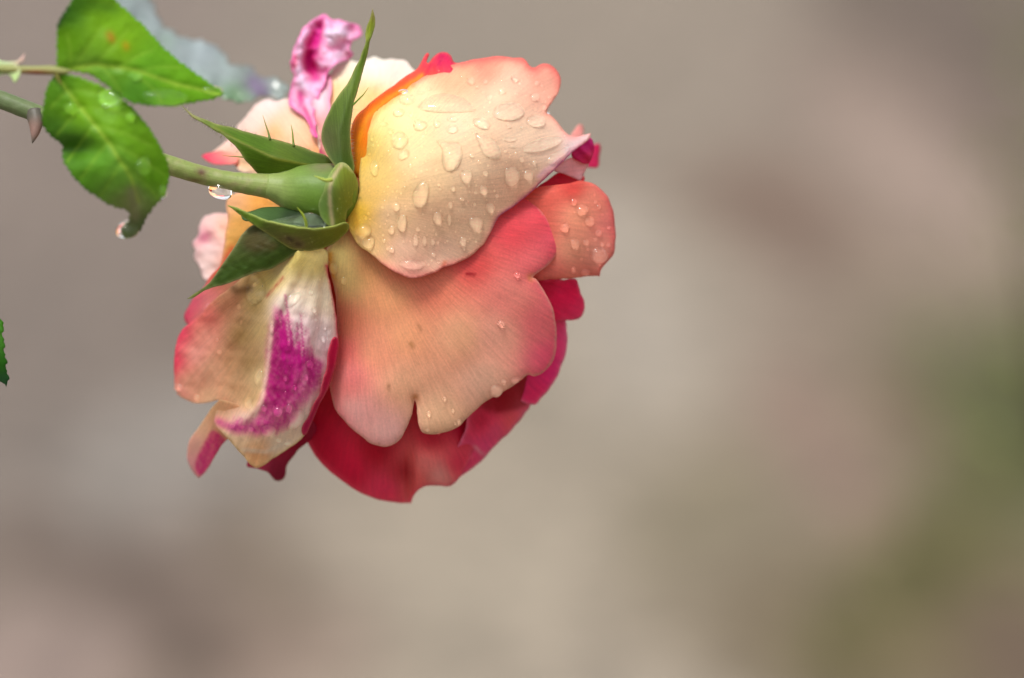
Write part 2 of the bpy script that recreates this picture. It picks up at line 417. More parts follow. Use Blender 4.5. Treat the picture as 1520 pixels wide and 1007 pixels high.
# blurred green shrub standing on the ground at the right
gx, gy = ground_at(1580, 690)
V, F = [], []
R2 = random.Random(3)
sh = empty('shrub', (gx, gy, 0), 'blurred leafy green shrub at the right edge behind the rose', 'shrub')
for k in range(230):
    a, b = R2.uniform(0, 6.283), R2.uniform(0, 1)
    hh = R2.uniform(.01, .46); rad = .16 * math.sqrt(R2.random()) * (1.1 - hh * 1.3)
    c = Vector((gx + rad * math.cos(a), gy + rad * math.sin(a), hh))
    q = Vector((R2.gauss(0, 1), R2.gauss(0, 1), R2.gauss(.5, .5))).normalized(); s = q.orthogonal().normalized(); u = q.cross(s)
    l, wd = R2.uniform(.018, .032), R2.uniform(.008, .014); i = len(V)
    V += [c - u * l * .5, c + s * wd * .5 + q * .002, c + u * l * .5, c - s * wd * .5 + q * .002, c]
    F += [(i, i + 1, i + 4), (i + 1, i + 2, i + 4), (i + 2, i + 3, i + 4), (i + 3, i, i + 4)]
link('crown', np.array([v[:] for v in V]), F, plain_mat('shrub_leaf', (122, 130, 72), .5), sh)
V, F = [], []
for k in range(9):
    a = k * .7; p0 = np.array([gx + .01 * math.cos(a), gy + .01 * math.sin(a), -.01]); p1 = np.array([gx + .07 * math.cos(a), gy + .07 * math.sin(a), .30])
    i = len(V)
    for p, r in ((p0, .003), ((p0 + p1) / 2 + [0, 0, .03], .0025), (p1, .001)):
        for j in range(6): V.append(p + [r * math.cos(j * 1.047), r * math.sin(j * 1.047), 0])
    for lv in range(2):
        for j in range(6): F.append((i + lv * 6 + j, i + lv * 6 + (j + 1) % 6, i + lv * 6 + 6 + (j + 1) % 6, i + lv * 6 + 6 + j))
link('trunk', np.array(V), F, plain_mat('shrub_stem', (96, 84, 60)), sh)
# low grass and moss at the lower right
V, F = [], []
for k in range(420):
    u_ = R2.random(); px, py = 1240 + 230 * u_ + R2.gauss(0, 45), 970 - 240 * u_ + R2.gauss(0, 40)
    if R2.random() < .3: px, py = R2.gauss(1470, 60), R2.gauss(620, 90)
    x, y = ground_at(px, py); a = R2.uniform(0, 6.283); h = R2.uniform(.008, .022); i = len(V); wv = .0012
    tx, ty = R2.gauss(0, .006), R2.gauss(0, .006)
    V += [(x - wv * math.cos(a), y - wv * math.sin(a), -.004), (x + wv * math.cos(a), y + wv * math.sin(a), -.004), (x + tx * .4 + wv * .6 * math.cos(a), y + ty * .4 + wv * .6 * math.sin(a), h * .6), (x + tx, y + ty, h)]
    F += [(i, i + 1, i + 2), (i, i + 2, i + 3)]
tag(link('grass', np.array(V), F, plain_mat('grass_blade', (112, 116, 66), .6), origin=(gx, gy, 0)), 'sparse low olive grass on the earth at lower right', 'grass', kind='stuff')

# ------------------------------------------------------------------ the rose
BASE = (515, 300)
rose = empty('rose', wp(480, 284, 190), 'nodding peach, cream and crimson rose wet with rain on its green stem', 'rose')
CREAM, PEACH, PINK, RED, DEEP, MAG = (247, 226, 190), (245, 196, 158), (240, 120, 120), (214, 40, 70), (165, 15, 40), (205, 40, 140)

def petal(key, outline, depth, colours, **k):
    k.setdefault('base', BASE)
    return sheet(key, 'petal', outline, depth, colours, PETAL, rose, **k)

# hidden heart of the bloom: cupped petals turned away from the camera, filling its depth
def cup(cx, cy, rx, ry, d0, dep, wob):
    ol = [(cx + rx * math.cos(a) * (1 + .05 * math.sin(3 * a + wob)), cy + ry * math.sin(a) * (1 + .05 * math.cos(4 * a + wob))) for a in np.linspace(0, 6.283, 20, endpoint=False)]
    return ol, (lambda P: d0 - dep * np.clip(((P[:, 0] - cx) / rx) ** 2 + ((P[:, 1] - cy) / ry) ** 2, 0, 1.4) ** .9)
for i, (cx, cy, rx, ry, d0, dp) in enumerate([(590, 400, 235, 250, 100, 130), (600, 410, 225, 235, 55, 150), (620, 420, 200, 215, 10, 150), (640, 420, 160, 180, -40, 140)]):
    ol, f = cup(cx, cy, rx, ry, d0, dp, i)
    petal('heart%d' % i, ol, f, [(cx, cy, (215, 120, 90)), (cx + rx, cy, RED), (cx, cy + ry, DEEP), (cx - rx, cy, RED)], inner=RED, step=9, label='hidden crimson heart petal')

# -- upper left, far side
petal('cream_back', [(462, 118), (487, 112), (503, 93), (516, 88), (530, 92), (545, 87), (557, 84), (570, 89), (583, 87), (594, 88), (602, 90), (611, 100), (640, 130), (600, 200), (560, 270), (500, 280), (476, 230), (466, 170)],
      Depth([(503, 92, -10), (557, 86, -5), (610, 100, 40), (530, 130, 60), (500, 150, 60), (540, 200, 130), (480, 220, 110), (560, 260, 150), (470, 130, 20)], lambda P: 7 * wave(P, 70, 2)),
      [(505, 100, (250, 240, 215)), (556, 95, (253, 246, 228)), (590, 100, (248, 226, 212)), (540, 160, (246, 214, 150)), (530, 210, (235, 170, 70)), (550, 150, (246, 205, 130)), (500, 140, (246, 222, 160)), (480, 180, (244, 205, 190))],
      edges=[((250, 236, 228), 5, .6)], inner=PINK, jag=1.4, label='cream upper petal behind the tall sepal')
petal('blush_stripe', [(436, 150), (450, 128), (468, 112), (484, 108), (492, 118), (490, 150), (492, 190), (500, 250), (490, 262), (478, 240), (466, 215), (452, 185), (440, 168)],
      Depth([(440, 155, -5), (480, 112, 5), (470, 160, 60), (490, 240, 140), (480, 200, 105), (455, 180, 50)], lambda P: 6 * np.sin((P[:, 0] + P[:, 1] * .25) / 6)),
      [(445, 150, (225, 60, 150)), (475, 125, (244, 205, 222)), (480, 150, (248, 236, 238)), (485, 200, (246, 215, 190)), (492, 245, (240, 190, 130)), (462, 190, (240, 160, 170))],
      strokes=[([(450, 125), (456, 160), (464, 190), (474, 222), (484, 244)], (196, 14, 104), 6, .95), ([(446, 140), (447, 155)], (190, 5, 110), 7, .9)],
      edges=[((222, 90, 165), 4, .6)], inner=PINK, label='blush petal with a magenta stripe')
petal('cream_left', [(308, 236), (330, 214), (342, 200), (352, 186), (362, 176), (374, 160), (384, 152), (398, 147), (412, 149), (425, 146), (445, 152), (462, 175), (480, 210), (490, 245), (470, 275), (400, 275), (371, 259), (352, 250), (340, 238), (322, 238)],
      Depth([(398, 148, -25), (345, 203, 0), (305, 236, -10), (370, 258, 70), (430, 150, -5), (420, 200, 75), (470, 240, 125), (400, 230, 85), (385, 180, 35)], lambda P: 6 * wave(P, 60, 5)),
      [(398, 152, (246, 226, 222)), (380, 175, (246, 218, 205)), (410, 195, (240, 178, 110)), (425, 185, (246, 220, 190)), (450, 200, (244, 200, 160)), (345, 205, (244, 212, 200)), (320, 232, (244, 200, 175)), (360, 245, (246, 208, 160)), (470, 235, (236, 170, 110))],
      patches=[([(300, 232), (325, 231), (350, 236), (335, 243), (305, 243)], (232, 70, 110), 5, .9)], edges=[((248, 226, 220), 4, .5)], inner=PINK, jag=1.6, label='pale cream petal behind the left sepal')
petal('pink_tip', [(299, 231, 1), (312, 227), (330, 224), (352, 232), (350, 242), (330, 244), (312, 242)], [(299, 232, 10), (350, 236, 40), (325, 236, 30), (325, 226, 18)],
      [(300, 234, (232, 60, 100)), (330, 240, (236, 90, 115)), (340, 226, (244, 180, 150))], inner=RED, step=3, label='small bright pink petal tip')
# crumpled magenta tip
def crumple(P): return 4 * wave(P, 24, 14, 3) + 11 * wave(P, 75, 8, 3) - 26 * np.exp(-(seg_dist(P, np.array([(474, 44), (462, 70), (458, 88), (466, 106)], float), False) / 12) ** 2) + 12 * np.exp(-(seg_dist(P, np.array([(484, 48), (500, 48), (518, 58)], float), False) / 7) ** 2) + 10 * np.exp(-(seg_dist(P, np.array([(452, 52), (446, 90), (440, 120)], float), False) / 8) ** 2)
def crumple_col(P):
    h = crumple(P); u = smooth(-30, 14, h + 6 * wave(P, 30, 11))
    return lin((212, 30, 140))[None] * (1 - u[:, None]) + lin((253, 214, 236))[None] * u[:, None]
petal('crumpled', [(472, 25), (482, 23), (493, 29), (508, 30), (524, 33), (531, 41), (538, 50), (532, 57), (524, 60), (522, 71), (524, 80), (514, 88), (500, 96), (490, 104), (480, 128), (472, 148), (467, 168), (469, 188), (472, 204), (466, 202), (459, 188), (452, 176), (444, 168), (436, 163), (429, 152), (430, 132), (436, 112), (431, 96), (432, 82), (438, 68), (443, 56), (448, 44), (458, 34)],
      Depth([(472, 25, -5), (535, 50, -15), (520, 85, 0), (470, 80, 35), (440, 95, 20), (440, 150, 30), (470, 140, 40), (500, 60, 15), (460, 178, 76), (470, 203, 112)], lambda P: crumple(P) * smooth(185, 140, P[:, 1])), crumple_col, inner=MAG, jag=2.6, step=2.6, gain=1.1,
      patches=[([(440, 176), (452, 160), (474, 160), (480, 210), (460, 214)], (240, 190, 200), 10, .75)], strokes=[([(452, 160), (460, 180), (470, 203)], (200, 26, 116), 4, .8), ([(462, 62), (460, 80), (463, 104)], (190, 10, 100), 7, .8), ([(438, 85), (436, 98)], (205, 20, 90), 5, .8), ([(515, 80), (519, 84)], (150, 40, 60), 4, .7), ([(446, 140), (446, 156)], (196, 0, 120), 6, .8), ([(478, 28), (474, 55), (468, 75)], (214, 50, 150), 4, .7)],
      edges=[((222, 70, 160), 5, .65)], label='crumpled magenta petal tip at the top')
# -- left, under the stem
petal('pale_left', [(314, 318), (328, 316), (345, 318), (362, 330), (370, 380), (340, 420), (318, 424), (302, 412), (296, 396), (288, 384), (291, 372), (287, 362), (292, 350), (297, 334), (304, 322)],
      Depth([(300, 325, -20), (290, 370, -25), (303, 410, 10), (340, 330, 10), (340, 400, 50), (315, 365, 15)], lambda P: 6 * wave(P, 45, 6)),
      [(305, 330, (246, 214, 206)), (300, 350, (236, 150, 170)), (310, 370, (248, 226, 220)), (305, 400, (248, 224, 216)), (335, 340, (246, 200, 170)), (340, 390, (240, 180, 150))],
      patches=[([(290, 350), (305, 345), (312, 352), (300, 360)], (228, 120, 160), 5, .7)], edges=[((246, 214, 214), 4, .6)], inner=PINK, jag=1.6, label='pale pink petal blurred behind the lower sepals')
petal('amber', [(336, 300), (342, 292), (352, 287), (380, 285), (420, 295), (470, 320), (480, 400), (420, 420), (350, 425), (322, 420), (330, 380), (334, 350), (338, 325)],
      Depth([(342, 294, 60), (380, 300, 90), (330, 410, 80), (440, 400, 140), (460, 330, 140), (380, 360, 115)], lambda P: 4 * wave(P, 60, 3)),
      [(345, 300, (240, 190, 140)), (390, 300, (244, 176, 80)), (360, 330, (232, 178, 90)), (350, 370, (226, 180, 90)), (335, 400, (226, 120, 70)), (420, 320, (240, 190, 120)), (420, 400, (200, 150, 90))],
      strokes=[([(345, 372), (330, 395), (312, 415)], (220, 80, 50), 8, .8)], edges=[((244, 190, 150), 3, .7)], inner=PINK, label='amber petal seen below the stem')
petal('coral_left', [(345, 375), (330, 392), (314, 408), (300, 430), (288, 442), (280, 455), (273, 470), (277, 480), (290, 487), (330, 480), (380, 440), (370, 400)],
      [(273, 470, 40), (288, 442, 50), (340, 385, 90), (340, 450, 112), (310, 460, 88)],
      [(275, 470, (226, 50, 105)), (290, 450, (232, 90, 120)), (310, 455, (240, 150, 140)), (325, 400, (222, 100, 70)), (350, 430, (210, 150, 110)), (300, 478, (240, 150, 130))], inner=RED, label='coral petal edge under the lower sepal')
petal('curl_left', [(328, 594), (318, 602), (306, 618), (294, 636), (282, 652), (278, 668), (279, 686), (286, 700), (295, 710, 1), (304, 702), (312, 690), (322, 672), (334, 656), (352, 640), (360, 610)],
      [(295, 708, 40), (280, 670, 55), (300, 660, 85), (330, 655, 80), (310, 615, 100), (350, 610, 130)],
      [(284, 660, (244, 180, 160)), (300, 630, (246, 190, 150)), (320, 610, (240, 190, 140)), (284, 690, (240, 170, 170)), (330, 640, (240, 180, 140))],
      patches=[([(318, 640), (336, 657), (322, 676), (310, 694), (296, 706), (290, 688), (298, 668), (308, 650)], (214, 16, 122), 3, .95)], inner=MAG, gain=1.1, step=3, label='curled petal flap with magenta inside at lower left')
petal('dark_tail', [(366, 690), (384, 696), (398, 702), (404, 709), (410, 714), (419, 713), (424, 706), (426, 692), (440, 672), (470, 635), (440, 620), (400, 640)],
      [(410, 712, 30), (384, 696, 60), (450, 640, 95), (424, 690, 55), (400, 650, 90)],
      [(384, 694, (214, 70, 110)), (410, 706, (140, 10, 50)), (424, 700, (150, 15, 55)), (445, 655, (160, 10, 50)), (400, 660, (190, 50, 80))], inner=DEEP, step=3, label='dark crimson petal tail below the striped petal')

# -- right, far side
petal('far_flag', [(870, 214), (878, 216), (890, 214), (890, 232), (888, 248), (876, 248), (862, 250), (850, 230)], [(890, 230, -40), (860, 230, 10), (875, 216, -30)],
      [(888, 230, (205, 20, 85)), (865, 230, (215, 30, 90))], inner=RED, step=3, label='small magenta petal scrap at far right')
petal('far_blush', [(846, 204), (852, 194), (859, 185), (865, 187), (866, 199), (860, 216), (846, 216)], [(860, 187, -20), (850, 210, 30), (864, 200, -10)], [(858, 192, (244, 160, 150)), (852, 206, (246, 180, 170))], inner=PINK, step=3, label='tiny pink petal corner at right')
petal('under_red', [(795, 282), (815, 266), (838, 252), (858, 256), (868, 266), (858, 274), (838, 278), (815, 284), (798, 300)], [(800, 285, 130), (860, 265, 95), (838, 255, 110), (835, 277, 118)],
      [(820, 270, (205, 25, 55)), (855, 265, (225, 60, 75))], inner=RED, step=3, label='dark red fold under the upper petal')
petal('blush_fold', [(822, 252), (836, 240), (850, 234), (864, 238), (874, 242), (868, 256), (862, 269, 1), (850, 264), (836, 258)], [(825, 250, 130), (872, 242, 100), (862, 268, 110), (845, 245, 128)],
      [(835, 248, (246, 205, 205)), (850, 252, (240, 140, 140)), (862, 260, (246, 200, 205)), (868, 245, (244, 170, 160))], inner=PINK, step=3, label='folded blush petal corner at right')
petal('crinkle', [(848, 232), (856, 220), (864, 212), (872, 205), (878, 206), (882, 216), (880, 228), (876, 240), (872, 244), (860, 240)], Depth([(850, 230, 125), (878, 208, 112), (875, 240, 108), (862, 225, 130)], lambda P: 3 * np.sin((P[:, 0] - P[:, 1]) / 3.5)),
      [(855, 230, (200, 25, 95)), (870, 215, (225, 40, 150)), (876, 232, (228, 60, 90)), (866, 240, (205, 30, 70))], inner=MAG, step=2.6, label='crinkled magenta petal edge at right')

# -- lower side, from the back to the front
petal('rim_pink', [(830, 440), (838, 470), (841, 480), (842, 500), (841, 521), (835, 540), (826, 561), (814, 580), (803, 592), (793, 601), (770, 590), (770, 480), (800, 430)],
      [(841, 500, 55), (826, 561, 50), (795, 600, 55), (780, 500, 100), (810, 450, 85)],
      [(840, 500, (222, 60, 110)), (825, 555, (220, 40, 105)), (800, 590, (205, 40, 90)), (790, 500, (190, 20, 60)), (838, 476, (222, 60, 100))], edges=[((236, 110, 140), 3, .7)], inner=RED, gain=1.5, label='pink rim petal at lower right')
petal('ruby_right', [(785, 405), (800, 414), (830, 416), (854, 414), (859, 424), (863, 437), (867, 446), (868, 456), (865, 467), (859, 474), (850, 476), (838, 476), (815, 480), (790, 450)],
      Depth([(795, 412, 110), (856, 416, 95), (867, 455, 70), (845, 475, 75), (820, 450, 105)], lambda P: 2 * wave(P, 40, 2)),
      [(810, 425, (190, 12, 55)), (845, 440, (215, 22, 75)), (860, 460, (225, 50, 95)), (850, 420, (205, 25, 75))], edges=[((230, 90, 125), 2.5, .6)], inner=RED, gain=1.35, label='ruby petal below the spotted coral petal')
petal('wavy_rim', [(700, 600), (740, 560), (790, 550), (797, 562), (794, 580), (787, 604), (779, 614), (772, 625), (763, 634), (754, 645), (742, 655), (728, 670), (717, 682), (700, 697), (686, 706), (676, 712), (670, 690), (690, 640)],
      Depth([(795, 565, 50), (787, 603, 40), (754, 645, 45), (727, 669, 40), (690, 702, 35), (720, 610, 110), (760, 580, 100), (700, 650, 85)], lambda P: 5 * np.sin((P[:, 0] + .4 * P[:, 1]) / 13)),
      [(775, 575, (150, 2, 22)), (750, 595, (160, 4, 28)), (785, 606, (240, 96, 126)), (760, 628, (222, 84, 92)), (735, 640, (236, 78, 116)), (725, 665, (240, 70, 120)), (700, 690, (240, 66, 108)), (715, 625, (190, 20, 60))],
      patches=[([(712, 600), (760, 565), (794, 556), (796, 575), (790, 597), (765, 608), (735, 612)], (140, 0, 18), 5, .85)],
      strokes=[([(704, 663), (716, 674)], (244, 150, 160), 2.5, .7)], edges=[((240, 112, 144), 3, .75)], inner=RED, gain=1.3, label='wavy pink rimmed petal at the lower right')
def gcrease(P):
    s = P[:, 0] - (607 + (P[:, 1] - 640) * .02)
    return -17 * np.exp(-(s / 7.0) ** 2) * smooth(640, 700, P[:, 1]) + 10 * smooth(0, 30, s) * smooth(640, 700, P[:, 1])
petal('ruby_bottom', [(456, 655), (466, 674), (479, 690), (489, 700), (502, 710), (520, 723), (540, 734), (558, 741), (577, 745), (594, 747), (610, 747, 1), (613, 737), (621, 728), (632, 722), (650, 721), (668, 722), (676, 716), (682, 708), (692, 692), (700, 675), (707, 656), (711, 636), (713, 610), (700, 560), (600, 555), (515, 540), (478, 555), (455, 600), (448, 635)],
      Depth([(458, 655, 80), (480, 612, 95), (510, 572, 115), (600, 565, 135), (695, 570, 115), (500, 708, 70), (560, 740, 55), (610, 745, 45), (650, 720, 60), (682, 708, 50), (708, 650, 70), (600, 620, 125), (520, 640, 112), (660, 650, 105), (560, 690, 98), (640, 690, 90)], gcrease),
      [(480, 670, (178, 10, 48)), (520, 700, (192, 18, 58)), (570, 730, (218, 56, 92)), (600, 700, (160, 10, 35)), (560, 670, (165, 8, 36)), (628, 690, (238, 128, 118)), (650, 708, (246, 160, 146)), (680, 690, (210, 50, 80)), (640, 650, (180, 25, 50)), (690, 630, (180, 10, 55)), (625, 715, (216, 100, 95))],  # dark and pale sides of the crease: shade and highlight painted in
      edges=[((232, 84, 116), 3.5, .6)], inner=RED, gain=np.array([1.3, 1.15, 1.25]), edge_roll=(-8, 9), base=(560, 400), label='deep ruby petal hanging lowest')
petal('spotted_coral', [(765, 300), (784, 284), (802, 277), (824, 275), (846, 272), (862, 268), (874, 271), (884, 275), (894, 283), (902, 292), (907, 304), (911, 318), (913, 334), (914, 346), (913, 362), (911, 377), (903, 388), (893, 399), (890, 410, 1), (876, 410), (862, 412), (838, 414), (815, 415), (794, 414), (780, 380), (770, 340)],
      Depth([(775, 290, 150), (790, 290, 155), (862, 270, 140), (885, 275, 125), (912, 340, 105), (905, 385, 110), (888, 408, 110), (800, 413, 135), (850, 340, 155), (840, 390, 140), (800, 350, 145), (775, 360, 140)]),
      [(850, 280, (214, 70, 65)), (810, 290, (224, 100, 85)), (860, 320, (242, 165, 130)), (885, 300, (244, 150, 125)), (905, 330, (246, 140, 130)), (850, 370, (246, 172, 140)), (890, 380, (246, 168, 145)), (820, 405, (240, 130, 115)), (870, 405, (236, 140, 120)), (800, 340, (226, 110, 95))],
      edges=[((240, 90, 100), 7, .6, lambda P: smooth(860, 900, P[:, 0]))], inner=RED, gain=1.0, edge_roll=(-6, 8), label='coral petal spotted with raindrops at right')
petal('broad_peach', [(484, 372), (485, 385), (490, 405), (494, 421), (498, 440), (499, 456), (501, 480), (500, 505), (497, 525), (493, 543), (490, 560), (490, 577), (497, 606), (505, 618), (516, 630), (527, 640), (539, 650), (549, 658), (562, 662), (572, 664), (581, 662), (589, 657), (596, 649), (602, 639), (607, 628), (612, 612), (616, 594, 1), (619, 604), (620, 618), (622, 632), (626, 641), (633, 644), (644, 645), (656, 643), (669, 639), (682, 632), (694, 620), (706, 609), (720, 597), (735, 588), (748, 581), (762, 573), (774, 564), (784, 557), (792, 559), (800, 557), (810, 550), (818, 541), (823, 530), (826, 514), (826, 494), (824, 474), (820, 458), (814, 444), (806, 429), (796, 415), (791, 412, 1), (800, 404), (812, 395), (824, 382), (831, 368), (829, 357), (826, 348), (818, 333), (809, 319), (800, 307), (790, 296), (740, 260), (650, 270), (540, 300), (500, 350)],
      Depth([(490, 385, 190), (502, 450, 178), (500, 520, 160), (560, 420, 196), (600, 330, 195), (700, 270, 190), (775, 285, 145), (790, 300, 158), (829, 360, 150), (795, 412, 168), (740, 400, 190), (822, 470, 140), (815, 540, 120), (785, 556, 140), (700, 480, 190), (620, 520, 193), (700, 610, 152), (650, 642, 158), (616, 596, 174), (565, 660, 152), (500, 605, 146), (550, 580, 180)], lambda P: 0.8 * wave(P, 120, 3, 2)),
      [(498, 385, (240, 226, 140)), (512, 405, (234, 206, 130)), (545, 395, (212, 150, 96)), (580, 440, (232, 166, 116)), (640, 430, (230, 132, 104)), (700, 390, (222, 82, 80)), (760, 340, (226, 78, 86)), (800, 325, (230, 84, 94)), (825, 362, (240, 100, 114)), (800, 400, (244, 120, 122)), (760, 440, (244, 146, 132)), (805, 480, (246, 122, 126)), (816, 530, (242, 96, 124)), (740, 500, (248, 176, 150)), (680, 500, (246, 184, 142)), (600, 500, (238, 170, 124)), (560, 520, (236, 160, 124)), (515, 560, (238, 136, 132)), (530, 620, (250, 178, 170)), (570, 645, (252, 188, 178)), (600, 570, (244, 186, 146)), (650, 620, (250, 198, 156)), (720, 570, (248, 192, 162)), (508, 480, (216, 126, 94)), (505, 520, (230, 110, 106)), (650, 330, (206, 70, 66)), (600, 400, (222, 130, 98)), (560, 350, (196, 106, 74))],  # darker red brown beneath the upper petal has its shading painted in
      edges=[((236, 76, 112), 6, .6, lambda P: np.maximum(smooth(770, 805, P[:, 0]), smooth(535, 500, P[:, 0]) * smooth(430, 560, P[:, 1]))), ((250, 190, 165), 2.0, .6), ((246, 150, 160), 12, .3, lambda P: smooth(560, 640, P[:, 1]) * smooth(620, 560, P[:, 0]))],
      strokes=[([(616, 596), (616, 590)], (190, 110, 20), 5, .8), ([(792, 412), (789, 412)], (210, 150, 60), 6, .7), ([(693, 407), (704, 408)], (150, 10, 30), 2.6, .95), ([(610, 510), (613, 515)], (150, 100, 40), 3, .6), ([(621, 483), (624, 490)], (150, 95, 60), 3, .4), ([(577, 572), (577, 578)], (150, 100, 60), 2.5, .6), ([(490, 378), (489, 395), (493, 415)], (246, 190, 40), 4, .9)],
      inner=RED, gain=1.02, edge_roll=(-7, 9), base=(520, 300), label='broad peach petal with a notch in its lower edge')

# -- left lower, striped petal
def hfold(P):
    # a rounded ridge along the magenta band's left side, a trough left of it
    line = np.array([(440, 385), (420, 430), (404, 480), (397, 540), (388, 596), (352, 632)], float)
    left = np.interp(P[:, 1], line[:, 1], line[:, 0]) - P[:, 0]
    lower = smooth(660, 610, P[:, 1])
    return lower * (12 * np.exp(-(left / 14) ** 2) - 17 * np.exp(-((left - 36) / 24) ** 2)) + 6 * np.exp(-((left + 45) / 26) ** 2) * lower + 1.5 * wave(P, 34, 2, 3) + 1.8 * np.sin(np.arctan2(P[:, 1] - 330, P[:, 0] - 490) * 34 + .01 * P[:, 1]) * smooth(60, 130, np.hypot(P[:, 0] - 490, P[:, 1] - 330))
RS = random.Random(5)
FEATHER = []
for k in range(46):
    u = RS.uniform(.22, 1); x0 = 408 + 62 * u + RS.gauss(0, 5); y0 = 500 + 62 * u + RS.gauss(0, 14); l_ = RS.uniform(18, 55)
    dx, dy = (x0 - 490) * .08 - 1, -1.0 * abs(y0 - 340) * .25; q_ = math.hypot(dx, dy)
    FEATHER.append(([(x0, y0 + 10), (x0 + dx / q_ * l_ * .5 + RS.gauss(0, 1.5), y0 + dy / q_ * l_ * .5), (x0 + dx / q_ * l_, y0 + dy / q_ * l_)], (190, 20, 128), RS.uniform(1.2, 2.6), RS.uniform(.3, .75)))
for k in range(16):
    x0 = RS.uniform(345, 440); y0 = 640 - abs(x0 - 400) * .15 + RS.gauss(0, 4); FEATHER.append(([(x0, y0 - 12), (x0 - 3, y0 + RS.uniform(0, 7))], (196, 30, 136), RS.uniform(1.2, 2.2), RS.uniform(.3, .6)))
petal('striped', [(440, 366), (484, 372), (486, 398), (488, 412), (491, 424), (495, 444), (499, 466), (501, 486), (502, 505), (500, 522), (498, 538), (494, 554), (488, 571), (481, 587), (472, 604), (463, 624), (453, 646), (440, 658), (424, 669, 1), (406, 681), (388, 693), (381, 695), (374, 692), (362, 679), (350, 665), (334, 647), (318, 629), (321, 612), (328, 594, 1), (320, 595), (306, 598), (292, 599), (277, 594), (266, 588), (260, 577), (259, 560), (258, 540), (260, 520), (264, 502), (270, 490), (281, 480), (296, 470), (312, 450), (345, 425), (375, 400), (410, 385)],
      Depth([(460, 375, 215), (488, 415, 205), (500, 500, 185), (485, 580, 165), (453, 645, 140), (385, 692, 120), (320, 628, 125), (335, 540, 128), (345, 450, 160), (330, 470, 138), (290, 480, 98), (264, 505, 72), (259, 570, 62), (300, 597, 92), (290, 540, 98), (400, 400, 205), (430, 450, 222), (430, 540, 205), (420, 620, 178), (380, 600, 172), (370, 520, 170), (470, 480, 210)], hfold),
      [(262, 535, (230, 56, 96)), (272, 497, (232, 72, 104)), (290, 525, (246, 166, 148)), (285, 572, (244, 176, 142)), (303, 500, (240, 164, 140)), (318, 545, (238, 188, 148)), (308, 590, (248, 192, 146)), (268, 585, (242, 156, 138)), (305, 470, (226, 120, 110)), (440, 385, (222, 208, 118)), (470, 395, (216, 200, 120)), (480, 440, (234, 222, 188)), (400, 420, (222, 208, 116)), (450, 450, (238, 226, 200)), (420, 450, (240, 230, 212)), (380, 450, (196, 172, 100)), (360, 500, (182, 150, 90)), (370, 540, (170, 138, 82)), (352, 580, (206, 164, 116)), (345, 540, (216, 172, 122)), (385, 490, (206, 182, 120)), (480, 500, (244, 226, 216)), (440, 490, (238, 214, 214)), (360, 620, (240, 200, 172)), (372, 600, (220, 192, 130)), (384, 560, (222, 202, 146)), (340, 450, (200, 142, 104)), (490, 520, (240, 190, 190)), (460, 640, (250, 220, 190)), (380, 680, (248, 184, 124)), (420, 660, (250, 220, 190)), (350, 655, (250, 210, 166)), (480, 590, (246, 212, 196))],  # olive brown along the trough is fold shading painted into the colour
      patches=[([(415, 452), (470, 470), (494, 505), (488, 560), (462, 620), (412, 640), (380, 642), (340, 636), (395, 590), (405, 500)], (236, 208, 214), 16, .45),
               ([(411, 458), (424, 490), (446, 524), (478, 536), (474, 566), (464, 588), (446, 606), (426, 632), (400, 642), (381, 645), (338, 640), (316, 621), (348, 629), (377, 620), (387, 597), (394, 557), (400, 508), (404, 478)], (204, 22, 140), 8, .93),
               ([(412, 480), (426, 512), (440, 545), (440, 580), (425, 600), (408, 612), (396, 606), (398, 560), (402, 510)], (165, 0, 104), 11, .95)],
      strokes=FEATHER + [([(404, 478), (397, 545), (388, 597), (377, 619)], (246, 224, 196), 2.6, .6), ([(485, 395), (494, 430), (500, 470), (503, 510)], (205, 30, 80), 3.2, .9), ([(396, 440), (420, 412)], (190, 60, 60), 2.2, .7), ([(374, 428), (352, 432), (344, 425)], (120, 84, 50), 6, .7), ([(360, 668), (395, 671), (430, 655)], (250, 226, 200), 3, .6)],
      edges=[((250, 205, 150), 3, .7, lambda P: smooth(600, 650, P[:, 1])), ((228, 60, 100), 6, .6, lambda P: smooth(300, 280, P[:, 0]) * smooth(585, 545, P[:, 1])), ((250, 196, 160), 2.5, .6, lambda P: smooth(330, 310, P[:, 0]) * smooth(560, 590, P[:, 1]))], inner=RED, gain=np.array([1.12, 1.08, 1.1]), base=(500, 330), step=3.2, label='cream petal with a broad magenta stripe and a pink left lobe')
petal('striped_lip', [(497, 500), (503, 506), (501, 528), (499, 540), (494, 556), (489, 572), (481, 589), (473, 604), (464, 625), (455, 644), (450, 646), (448, 636), (458, 618), (466, 600), (474, 586), (478, 570), (484, 548), (486, 530), (490, 512)],
      [(500, 505, 186), (498, 540, 180), (489, 570, 172), (455, 642, 146), (486, 530, 192), (474, 586, 178), (450, 640, 150)],
      [(497, 530, (190, 14, 66)), (470, 600, (180, 12, 66)), (455, 640, (190, 20, 80))], edges=[((232, 120, 130), 1.6, .5)], inner=RED, step=2.6, label='crimson rolled lip of the striped petal')

